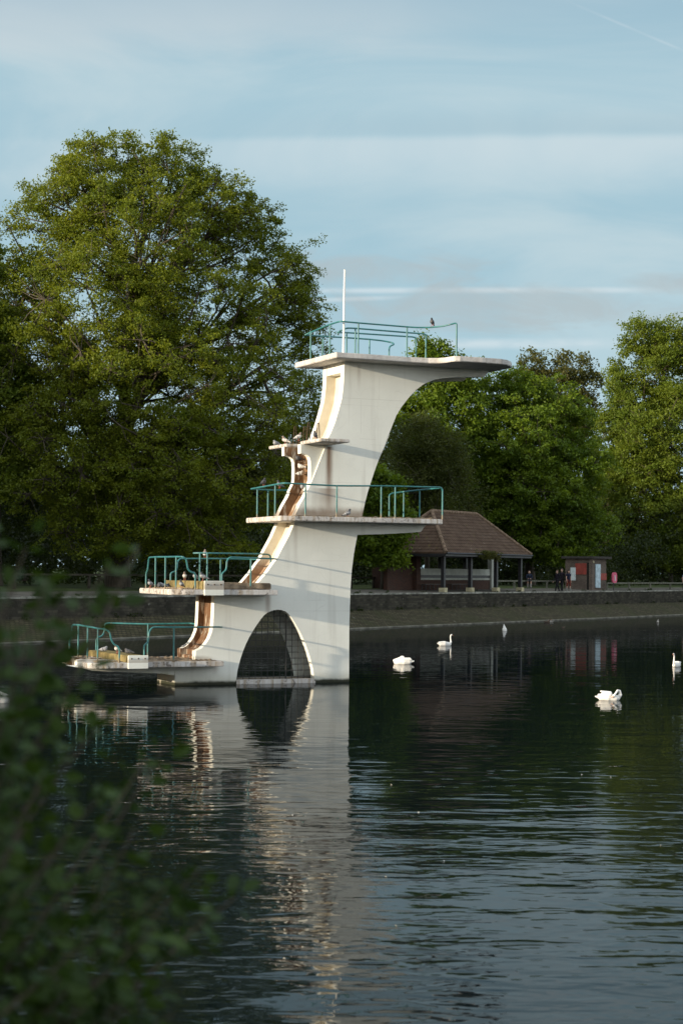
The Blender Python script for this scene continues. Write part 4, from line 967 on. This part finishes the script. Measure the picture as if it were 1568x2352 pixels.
# ------------------------------------------------------------------ FOREGROUND BUSH
gf = np.random.default_rng(51)
bush = empty('foreground_bush', (-1.5, 4.2, .95), 0, 'out-of-focus green leafy bush leaning in from the lower left', 'bush')
bo = np.array([-1.5, 4.2, .95])
tips = [(320, 1255, 4.6), (250, 1300, 4.4), (60, 1260, 4.2), (-20, 1190, 4.4), (160, 1370, 4.5), (110, 1330, 4.0), (60, 1420, 4.3), (20, 1520, 4.0), (110, 1480, 4.6), (150, 1600, 4.3), (60, 1650, 4.0), (190, 1700, 4.4), (250, 1640, 4.8), (340, 1740, 4.6), (395, 1690, 4.8), (100, 1780, 4.0),
        (230, 1830, 4.2), (310, 1900, 4.4), (150, 1930, 4.1), (60, 1900, 4.3), (250, 2000, 4.5), (380, 2040, 4.5), (460, 1995, 4.6), (540, 2060, 4.7), (470, 2110, 4.4), (360, 2130, 4.2), (240, 2130, 4.0), (120, 2080, 4.3), (40, 2050, 4.1),
        (300, 2230, 4.3), (180, 2250, 4.1), (60, 2200, 4.3), (400, 2330, 4.1), (250, 2360, 4.4), (120, 2360, 4.1), (10, 2320, 4.3), (330, 2290, 4.6), (20, 1750, 4.2), (10, 1620, 4.5), (-30, 1400, 4.3), (40, 1340, 4.5)]
stem = MB(); LP = []; LD = []
for px, py, Yd in tips:
    tp = np.array(at_depth(px, py, Yd)); st = bo + gf.normal(0, .12, 3) * (1, 1, .2)
    mid = (st + tp) / 2 + np.array([-.12, 0, .12 if py < 1900 else -.02]) + gf.normal(0, .07, 3)
    if py > 1950: st = np.array([-1.35, 4.2, 1.6]) + gf.normal(0, .1, 3); mid = (st * .5 + tp * .5) + np.array([0, 0, .06])
    pts = [st * (1 - t_) ** 2 + mid * 2 * t_ * (1 - t_) + tp * t_ * t_ for t_ in np.linspace(0, 1, 10)]
    stem.tube([tuple(p_ - bo) for p_ in pts], [.012 * (1 - .8 * i / 9) for i in range(10)], 5, cap=False)
    for t_ in np.linspace(.30, 1, 30):
        q = st * (1 - t_) ** 2 + mid * 2 * t_ * (1 - t_) + tp * t_ * t_; dr = unit((tp - mid)[None])[0]
        for s_ in range(2 if t_ < .5 else 3):
            side = unit(gf.normal(size=(1, 3)))[0]; side -= dr * side.dot(dr) * .5; side = unit(side[None])[0]
            LP.append(q - bo + side * gf.uniform(.02, .085)); LD.append(side * .8 + dr * .5 + np.array([0, 0, -.3]))
stem.build('stems', M_bark, bush, smooth=True, fix=False)
LP, LD = np.array(LP), unit(np.array(LD)); nL = len(LP); nn = unit(gf.normal(size=(nL, 3)) + np.array([0, 0, .8])); bb = unit(np.cross(nn, LD)); ln = gf.uniform(.032, .066, (nL, 1))
V = []
lv = [(-.5, 0, 0), (-.22, .30, .06), (.18, .27, .06), (.55, 0, -.08), (.18, -.27, .06), (-.22, -.30, .06), (0, 0, -.01)]
Va = np.stack([LP + LD * ln * a + bb * ln * b + nn * ln * c for a, b, c in lv], 1).reshape(-1, 3)
Fc = []
for i in range(nL):
    k = 7 * i; Fc += [(k, k + 1, k + 6), (k + 1, k + 2, k + 6), (k + 2, k + 3, k + 6), (k + 3, k + 4, k + 6), (k + 4, k + 5, k + 6), (k + 5, k, k + 6)]
me = bpy.data.meshes.new('leaves'); me.from_pydata([tuple(v) for v in Va], [], Fc); at = me.attributes.new('rnd', 'FLOAT', 'FACE'); at.data.foreach_set('value', np.repeat(gf.random(nL), 6).astype(np.float32))
link('leaves', me, M_fore, bush)

# ------------------------------------------------------------------ ANIMALS AND PEOPLE: smooth one-piece bodies grown from tapered limbs
def blob_add(b, p, rp, q, rq, sx=1.0):
    """one tapered limb with round ends from p to q (sx flattens sideways)"""
    p, q = Vector(p), Vector(q); d = q - p; ln_ = max(d.length, 1e-5); d = d / ln_
    pts, rs = [], []
    for k in range(4): a = math.pi / 2 * (1 - k / 4); pts.append(p - d * rp * math.sin(a)); rs.append(max(rp * math.cos(a), rp * .02))
    for k in range(5): a = math.pi / 2 * k / 4; pts.append(q + d * rq * math.sin(a)); rs.append(max(rq * math.cos(a), rq * .02))
    k0 = len(b.v); b.tube(pts, rs, 12)
    if sx != 1.0:
        for i in range(k0, len(b.v)): x_, y_, z_ = b.v[i]; yc = p.y + (q.y - p.y) * .5; b.v[i] = (x_, yc + (y_ - yc) * sx, z_)
def blob(name, limbs, voxel, mat_, parent=None, smooth=5):
    b = MB()
    for l in limbs: blob_add(b, *l)
    o = b.build(name, None, None, fix=False)
    m = o.modifiers.new('r', 'REMESH'); m.mode = 'VOXEL'; m.voxel_size = voxel; m.use_smooth_shade = True
    if smooth: m2 = o.modifiers.new('s', 'SMOOTH'); m2.iterations = smooth; m2.factor = .5
    dg = bpy.context.evaluated_depsgraph_get(); dg.update()
    me = bpy.data.meshes.new_from_object(o.evaluated_get(dg)); me.name = name
    old = o.data; bpy.data.objects.remove(o); bpy.data.meshes.remove(old)
    me.polygons.foreach_set('use_smooth', [True] * len(me.polygons))
    return link(name, me, mat_, parent)
M_feather = plain('white_feathers', (.78, .77, .74), .75, .06, 14, bump=.004)
M_bill = plain('orange_bill', (.55, .16, .04), .5)
M_bknob = plain('black_knob', (.02, .02, .02), .5)
def swan(kind, px, py, face, label, sc=1.0):
    q = at_depth(px, py, 1); d = ray(px, py); t_ = -CAM.z / d.z; P_ = CAM + d * t_
    r = empty('mute_swan', (P_.x, P_.y, -.01), face, label, 'swan', 'swans on the lake'); r.scale = (sc, sc, sc)
    bd = [((-.30, 0, .10), .12, (-.05, 0, .11), .19), ((-.05, 0, .11), .19, (.24, 0, .08), .16), ((.24, 0, .08), .16, (.36, 0, .10), .105), ((-.30, 0, .10), .11, (-.54, 0, .16), .03),
          ((-.05, .07, .20), .11, (-.40, .05, .22), .045), ((-.05, -.07, .20), .11, (-.40, -.05, .22), .045)]
    if kind == 'swim':
        nk = [(.36, 0, .10, .095), (.44, 0, .24, .06), (.42, 0, .40, .043), (.40, 0, .55, .038), (.43, 0, .66, .04), (.49, 0, .685, .045)]
        bill = [(.52, 0, .68), (.62, 0, .63)]
    elif kind == 'sleep':
        nk = [(.36, 0, .08, .10), (.42, 0, .18, .075), (.30, 0, .24, .06), (.16, .02, .30, .055), (.06, .02, .37, .05), (-.02, .02, .36, .05)]; bill = [(-.05, .02, .34), (-.14, .03, .28)]
        bd += [((-.02, .06, .24), .10, (-.34, .04, .27), .06), ((-.02, -.06, .24), .10, (-.34, -.04, .27), .06)]
    elif kind == 'preen':
        nk = [(.36, 0, .10, .10), (.47, 0, .22, .07), (.44, 0, .38, .05), (.34, -.05, .40, .045), (.24, -.13, .28, .045), (.17, -.17, .20, .05)]; bill = [(.14, -.18, .18), (.06, -.2, .12)]
        bd += [((.05, .08, .28), .10, (-.30, .10, .36), .035), ((.0, -.08, .26), .12, (-.28, -.08, .30), .04)]
    elif kind == 'upend':
        bd = [((0, 0, -.05), .17, (0, 0, .10), .15), ((0, 0, .10), .15, (-.03, 0, .30), .08), ((-.03, 0, .30), .08, (-.05, 0, .48), .015), ((-.06, .06, .05), .1, (-.12, .07, .14), .04), ((-.06, -.06, .05), .1, (-.12, -.07, .14), .04)]
        nk = []; bill = None
    limbs = [l + (.95,) for l in bd] + [(a[:3], a[3], b_[:3], b_[3]) for a, b_ in zip(nk[:-1], nk[1:])]
    blob('body', limbs, .017, M_feather, r, 4)
    if bill:
        a, b_ = Vector(bill[0]), Vector(bill[1]); bl = blob('bill', [(a, .024, b_, .011)], .006, M_bill, r, 1)
        blob('bill_knob', [(a + Vector((0, 0, .02)), .014, a + Vector((0, 0, .024)), .012)], .006, M_bknob, bl, 1)
    return r
swan('sleep', 925, 1525, R(180), 'sleeping white swan with its head tucked on its back, nearest the tower', .76)
swan('swim', 1021, 1483, R(28), 'white swan with upright neck swimming right beyond the sleeping one', .76)
swan('upend', 1158, 1449, 0, 'upended white swan with only its tail end pointing up near the far bank', .88)
swan('preen', 1397, 1608, R(4), 'white swan arching its neck down to preen, lower right', .68)
swan('swim', 1553, 1531, R(240), 'white swan with raised neck facing us at the right edge', .72)
swan('sleep', -8, 1614, R(20), 'white swan cut off by the left edge of the photo', .8)
M_duck = plain('duck_plumage', (.09, .07, .055), .8, .5, 20); M_coot = plain('pale_duck_plumage', (.35, .33, .30), .8, .5, 20)
for px, py, a_, lab_, m_, s_ in ((1256, 1430, 0, 'brown duck with pale flank just off the embankment right of the upended swan', M_duck, 1.2), (1264, 1429, 2.6, 'paler duck beside the brown duck off the embankment', M_coot, .9), (1509, 1430, 1.2, 'small duck off the embankment near the right edge', M_coot, 1.1),
                           (1293, 1442, .4, 'tiny dark water bird below the pair of ducks', M_duck, .6)):
    d = ray(px, py); t_ = -CAM.z / d.z; P_ = CAM + d * t_
    r = empty('duck', (P_.x, P_.y, -.01), a_, lab_, 'duck', 'ducks by the far bank'); r.scale = (s_, s_, s_)
    blob('body', [((-.12, 0, .05), .06, (.08, 0, .05), .08), ((-.12, 0, .06), .05, (-.24, 0, .11), .015), ((.08, 0, .06), .05, (.14, 0, .17), .032), ((.14, 0, .17), .036, (.17, 0, .18), .03)], .012, m_, r, 2)
    blob('bill', [((.19, 0, .175), .012, (.25, 0, .165), .010)], .005, M_bill, r, 0)
# feral pigeons
def f_pigeon(c1, c2, ch):
    def fn(t, p):
        v = t.coord(); x, y, z = t.sep(v)
        n = t.noise(v, 25, 3); col = t.mix(t.ramp(n, .4, .6), c1, c2)
        bar = t.ramp(t.math('ABSOLUTE', t.math('SUBTRACT', t.math('ADD', x, t.math('MULTIPLY', z, .5)), .0)), .006, .016, 1.0, 0.0)
        col = t.mix(t.math('MULTIPLY', bar, .7), col, (.02, .02, .022))
        col = t.mix(t.ramp(z, .15, .18), col, ch); col = t.mix(t.ramp(x, -.15, -.17), col, (.03, .03, .035))
        t.put(p.inputs['Base Color'], col); p.inputs['Roughness'].default_value = .6
    return fn
PM = {'grey': mat('grey_plumage', f_pigeon((.22, .23, .25), (.30, .31, .33), (.055, .06, .075))), 'dark': mat('dark_plumage', f_pigeon((.045, .045, .05), (.09, .09, .095), (.03, .03, .04))),
      'pale': mat('pale_plumage', f_pigeon((.52, .49, .46), (.62, .60, .57), (.20, .15, .13)))}
M_leg = plain('pink_legs', (.35, .10, .08), .7)
protoP = {}
def pigeon(Z, zx, zy, v, z, head, label, kind='grey', pose='stand', sc=1.0, u=None):
    uu = TF.hit(*Z(zx, zy), v)[0] if u is None else u
    key = (kind, pose)
    if key not in protoP:
        r = empty('pigeon')
        if pose == 'stand':
            li = [((-.05, 0, .105), .050, (.035, 0, .14), .060), ((-.05, 0, .105), .042, (-.15, 0, .065), .018), ((.04, 0, .15), .05, (.065, 0, .215), .028), ((.065, 0, .222), .028, (.078, 0, .226), .025), ((-.15, 0, .065), .018, (-.20, 0, .045), .012)]
            bk_ = [((.10, 0, .222), .008, (.122, 0, .214), .004)]; lg = .0
        else:
            li = [((-.05, 0, .065), .052, (.03, 0, .075), .064), ((-.05, 0, .07), .042, (-.17, 0, .045), .015), ((.035, 0, .09), .048, (.06, 0, .125), .034), ((.06, 0, .13), .03, (.075, 0, .13), .025)]
            bk_ = [((.10, 0, .125), .008, (.12, 0, .118), .004)]; lg = -1
        blob('body', li, .008, PM[kind], r, 2); blob('beak', bk_, .004, M_bknob, r, 0)
        if lg == 0:
            for s_ in (-1, 1): MB().tube([(.0, s_ * .02, .09), (.012, s_ * .022, .005)], .006, 6).tube([(-.012, s_ * .022, .004), (.035, s_ * .024, .004)], .005, 5).build('leg', M_leg, r)
        protoP[key] = r; o = r
    else:
        src = protoP[key]; o = src.copy(); C.objects.link(o)
        for ch in list(src.children): c_ = ch.copy(); C.objects.link(c_); c_.parent = o
    w_ = TF.w(uu, v, z); o.location = w_; o.rotation_euler = (0, 0, head); o.scale = (sc * 1.1,) * 3
    tag(o, label, 'pigeon', 'pigeons on the diving tower'); return o
hz = lambda Z, zx, zy, v: TF.hit(*Z(zx, zy), v)[1]
pigeon(Z1, 985, 403, -.24, hz(Z1, 985, 408, -.24) + .028, R(250), 'fluffed dark pigeon perched on the top rail against the sky', 'dark')
pigeon(Z1, 535, 560, 1.3, Z_5 + .0, R(30), 'pigeon whose back just shows over the highest deck, near the flagpole', 'grey', 'sit')
pigeon(Z1, 660, 567, 1.5, Z_5 + .0, R(190), 'pigeon whose back shows over the highest deck, right of its neighbour', 'dark', 'sit')
pigeon(Z9, 868, 405, .2, Z_4, R(250), 'dark pigeon standing on the small near board beside the rusty hoop', 'dark')
pigeon(Z9, 600, 470, 1.0, Z_4, R(30), 'white and grey pigeon on the inner edge of the small near board', 'pale')
pigeon(Z9, 395, 520, 2.6, Z_4, R(170), 'pale pigeon with pinkish breast on the small far board', 'pale')
pigeon(Z9, 250, 545, 3.2, Z_4, R(215), 'crouching grey pigeon at the tip of the small far board', 'grey', 'sit')
for (zx, zy, kd, hd, lab_) in ((605, 690, 'dark', 200, 'dark pigeon on the uppermost visible ladder rung'), (640, 815, 'pale', 160, 'ruffled pale pigeon on the ladder rung second from the top'), (630, 925, 'pale', 20, 'pale pigeon on the ladder rung third from the top'), (680, 1135, 'grey', 200, 'grey pigeon at the foot of the ladder in the stained slot')):
    vv_ = 1.62; uu_ = lu - .03; pigeon(Z9, zx, zy, TF.hitu(*Z9(zx, zy + 30), uu_)[0], TF.hitu(*Z9(zx, zy + 30), uu_)[1], R(hd), lab_, kd, 'sit', u=uu_)
pigeon(Z9, 55, 1120, 2.75, hz(Z9, 40, 1128, 2.75) + .026, R(60), 'dark pigeon on the left corner of the middle rail', 'dark')
pigeon(Z9, 310, 1160, 3.0, hz(Z9, 310, 1168, 3.0) + .026, R(220), 'grey pigeon on the far rail of the middle deck left of the slot', 'grey')
pigeon(Z9, 1370, 1575, .45, Z_3, R(30), 'grey pigeon with barred wings walking on the middle deck in front of the white wall', 'grey')
for zx, v_, kd, ps, hd, lab_ in ((165, 3.0, 'grey', 'stand', 230, 'grey pigeon at the left corner of the second deck'), (255, 2.9, 'dark', 'sit', 100, 'dark pigeon sitting left of its neighbour between the left posts of the second deck'), (292, 3.0, 'grey', 'sit', 200, 'grey pigeon sitting close to the second post of the second deck'),
                                 (350, 3.1, 'dark', 'sit', 40, 'dark sitting pigeon between the second and third post of the second deck'), (490, .7, 'grey', 'stand', 250, 'grey pigeon in front of the yellowish board seat of the second deck')):
    pigeon(Z10, zx, 400, v_, Z_2 + .015, R(hd), lab_, kd, ps)
for zx, v_, kd, hd, lab_ in ((520, 2.2, 'pale', 270, 'round pale pigeon standing on the board seat of the second deck'), (632, .6, 'grey', 250, 'grey pigeon on the board seat behind the curved rail end'), (712, 1.4, 'grey', 190, 'slim grey pigeon with raised head on the board seat right of its neighbours')):
    pigeon(Z10, zx, 370, v_, Z_2 + (.25 if zx > 600 else .25), R(hd), lab_, kd)
pigeon(Z10, 730, 115, 3.2, hz(Z10, 730, 117, 3.2) + .026, R(90), 'pale pigeon on the far rail of the second deck seen behind the raised rail', 'pale')
for zx, v_, kd, hd, ps, lab_ in ((425, 2.6, 'grey', 10, 'sit', 'grey pigeon on the mossy seat of the lowest deck, leftmost'), (530, 1.3, 'pale', 230, 'stand', 'pale pigeon behind the curved rail end of the lowest deck'), (615, .9, 'dark', 170, 'sit', 'dark pigeon with white spot near the bolted plate of the lowest deck')):
    pigeon(Z4, zx, 540, v_, Z_1 + .20, R(hd), lab_, kd, ps)
pigeon(Z4, 1078, 455, VF - .15, Z_1 + .30, R(10), 'grey pigeon on the brown kerb at the foot of the tower slot', 'grey', 'sit')

# people on the far path
M_skin = plain('skin', (.42, .26, .19), .6, .08)
def person(px, p_, face, label, top, legs, hair, stride=.18, bare_arms=False, shin=None, longhair=False, h=1.72, sit=None, shoe=(.03, .03, .03), arms='down'):
    s_, _ = BF.hit(px, 1340, p_); q = BF.w(s_, p_, 0); r = empty('person', (q.x, q.y, pz(p_) - .01), face, label, 'person'); k = h / 1.72; r.scale = (k, k, k)
    hipz = .90 if sit is None else sit + .06; lean = 0.0 if sit is None else .16
    nz = hipz + .54; nx = lean; hd_ = (nx + .03 + lean * .3, 0, nz + .16)
    body, arms_, legs_, shins, shoes = [], [], [], [], []
    body += [((0, 0, hipz), .125, (nx * .5, 0, hipz + .25), .125), ((nx * .5, 0, hipz + .25), .125, (nx, 0, hipz + .42), .135), ((nx, -.11, nz - .08), .07, (nx, .11, nz - .08), .07), ((nx, 0, nz - .04), .058, (hd_[0] - .02, 0, hd_[2] - .07), .052)]
    body += [((hd_[0] - .015, 0, hd_[2] + .035), .088, (hd_[0] + .01, 0, hd_[2] - .035), .072), ((hd_[0] + .085, 0, hd_[2] - .01), .014, (hd_[0] + .095, 0, hd_[2] - .03), .013), ((hd_[0], -.085, hd_[2] - .01), .02, (hd_[0], -.085, hd_[2] - .03), .016), ((hd_[0], .085, hd_[2] - .01), .02, (hd_[0], .085, hd_[2] - .03), .016),
             ((hd_[0] + .06, 0, hd_[2] - .075), .025, (hd_[0] + .05, 0, hd_[2] - .085), .03)]
    for sg in (-1, 1):
        st = stride * sg
        if sit is None:
            hip, knee, ank = (0, sg * .09, hipz - .03), (st * .55 + .03, sg * .10, .48), (st, sg * .10, .085)
        else: hip, knee, ank = (0, sg * .1, hipz - .02), (.40, sg * .14, sit + .02), (.36 + .05 * sg, sg * .13, .085)
        legs_ += [(hip, .088, knee, .060)]; shins += [(knee, .060, ank, .040)]; shoes += [((ank[0] - .04, ank[1], .045), .042, (ank[0] + .14, ank[1] + sg * .02, .035), .034)]
        sh = (nx, sg * .185, nz - .075)
        if arms == 'down': el, wr = (nx - .02 - st * .3, sg * .245, nz - .36), (nx + .06 - st * .5, sg * .25, nz - .60)
        elif arms == 'front': el, wr = (nx + .05, sg * .24, nz - .34), (nx + .28, sg * .12, nz - .38)
        arms_ += [(sh, .052, el, .040), (el, .040, wr, .026)]
        w_ = Vector(wr); dn = (w_ - Vector(el)).normalized(); sd_ = Vector((1, 0, 0)) if arms == 'down' else Vector((0, 1, 0))
        palm = w_ + dn * .07; arms_h = [(w_, .024, palm, .032)]
        for f_i, ln_ in enumerate((.062, .072, .066, .052)):
            b0 = palm + sd_ * (-.024 + .016 * f_i) + dn * .015; b1 = b0 + dn * ln_ * .55; b2 = b1 + (dn + Vector((.0, -sg * .35, 0))).normalized() * ln_ * .5; arms_h += [(b0, .0088, b1, .0085), (b1, .0085, b2, .0075)]
        tb = w_ + dn * .03 + sd_ * .025; arms_h += [(tb, .012, tb + (sd_ + dn * .8).normalized() * .06, .009)]
        body += arms_h
    grow = lambda L_, g_: [(a, ra + g_, b_, rb + g_) for a, ra, b_, rb in L_]
    body_o = blob('body', body + arms_ + legs_ + shins + [(a, ra * .8, b_, rb * .8) for a, ra, b_, rb in shoes], .011, M_skin, r, 2)
    mk = lambda n_, c_: plain(n_, c_, .85, .15, 8)
    blob('top', grow(body[:3], .014) + (grow(arms_, .012) if not bare_arms else grow([(a, ra, tuple(Vector(a).lerp(Vector(b_), .4)), rb) for a, ra, b_, rb in (arms_[0], arms_[2])], .012)), .014, mk('shirt_cloth', top), r, 2)
    lim_ = grow([((0, -.06, hipz - .01), .11, (0, .06, hipz - .01), .11)] + (legs_ + shins if shin is None else legs_), .013)
    blob('trousers' if shin is None else 'shorts', lim_, .014, mk('trouser_cloth', legs), r, 2)
    if shin: blob('boots', grow([(tuple(Vector(a).lerp(Vector(b_), .55)), ra, b_, rb) for a, ra, b_, rb in shins], .014), .014, mk('boot_leather', shin), r, 2)
    blob('shoes', shoes, .012, mk('shoe_leather', shoe), r, 2)
    hr = [((hd_[0] - .03, 0, hd_[2] + .055), .092, (hd_[0] - .04, 0, hd_[2] + .0), .085)]
    if longhair: hr += [((hd_[0] - .06, -.03, hd_[2]), .08, (hd_[0] - .10, -.03, hd_[2] - .32), .06), ((hd_[0] - .06, .03, hd_[2]), .08, (hd_[0] - .10, .03, hd_[2] - .32), .06)]
    blob('hair', hr, .012, mk('hair', hair), r, 2)
    return r
toward = R(-90)
person(1279, 3.9, R(-150), 'person in dark coat and trousers, left of the two walking side by side', (.018, .016, .022), (.014, .014, .017), (.10, .07, .05), .26, h=1.70)
person(1289.5, 4.3, R(-130), 'taller person in dark coat and trousers, right of the two walking side by side', (.022, .018, .024), (.015, .015, .018), (.12, .09, .07), .22, h=1.80)
person(1304.5, 3.7, R(-60), 'person with long dark hair, navy top and red shorts in front of the kiosk', (.02, .022, .045), (.14, .035, .025), (.012, .01, .01), .12, bare_arms=True, shin=(.28, .28, .26), longhair=True, h=1.72, shoe=(.3, .3, .28))
person(1214.5, 9.45, R(-95), 'person in dark blue top sitting on the low fence right of the shelter', (.022, .03, .055), (.10, .09, .09), (.06, .04, .03), 0, sit=.62, h=1.7, arms='front', shin=(.30, .27, .26), shoe=(.05, .05, .05))
person(1571, 3.7, R(-75), 'person in grey-blue top cut off by the right edge of the photo', (.14, .19, .26), (.05, .05, .06), (.05, .04, .03), .12, bare_arms=True, h=1.7)

g_ = np.random.default_rng(81); n_ = 130; s_ = g_.uniform(-45, 120, n_); p_ = np.where(g_.random(n_) < .5, g_.uniform(2.05, 2.28, n_), g_.uniform(2.72, 3.1, n_)); z_ = np.where(p_ < 2.5, 1.06, WT)
P_ = np.stack([BF.o.x + BF.x.x * s_ + BF.y.x * p_, BF.o.y + BF.x.y * s_ + BF.y.y * p_, z_], 1)
tag(foliage('weeds', P_, 40, .11, .28, .6, M_hedge, None, g_), 'tufts of weeds along the foot and top of the lakeside wall', 'weeds', kind='stuff')
fb = MB()
for _ in range(16):
    Y_ = 14042 / random.uniform(140, 900); X_ = Y_ * random.uniform(-.04, .19); a_ = random.uniform(0, 3.1); r_ = random.uniform(.012, .026); c_, s2_ = math.cos(a_) * r_, math.sin(a_) * r_
    fb.add([(X_ - c_, Y_ - s2_, .004), (X_ - s2_ * .4, Y_ + c_ * .4, .016), (X_ + c_, Y_ + s2_, .006), (X_ + s2_ * .4, Y_ - c_ * .4, .004)], [(0, 1, 2, 3)])
tag(fb.build('floating_feathers', plain('pale_feather', (.5, .5, .47), .8), fix=False), 'small pale feathers and leaves floating on the water', 'feathers', kind='stuff')
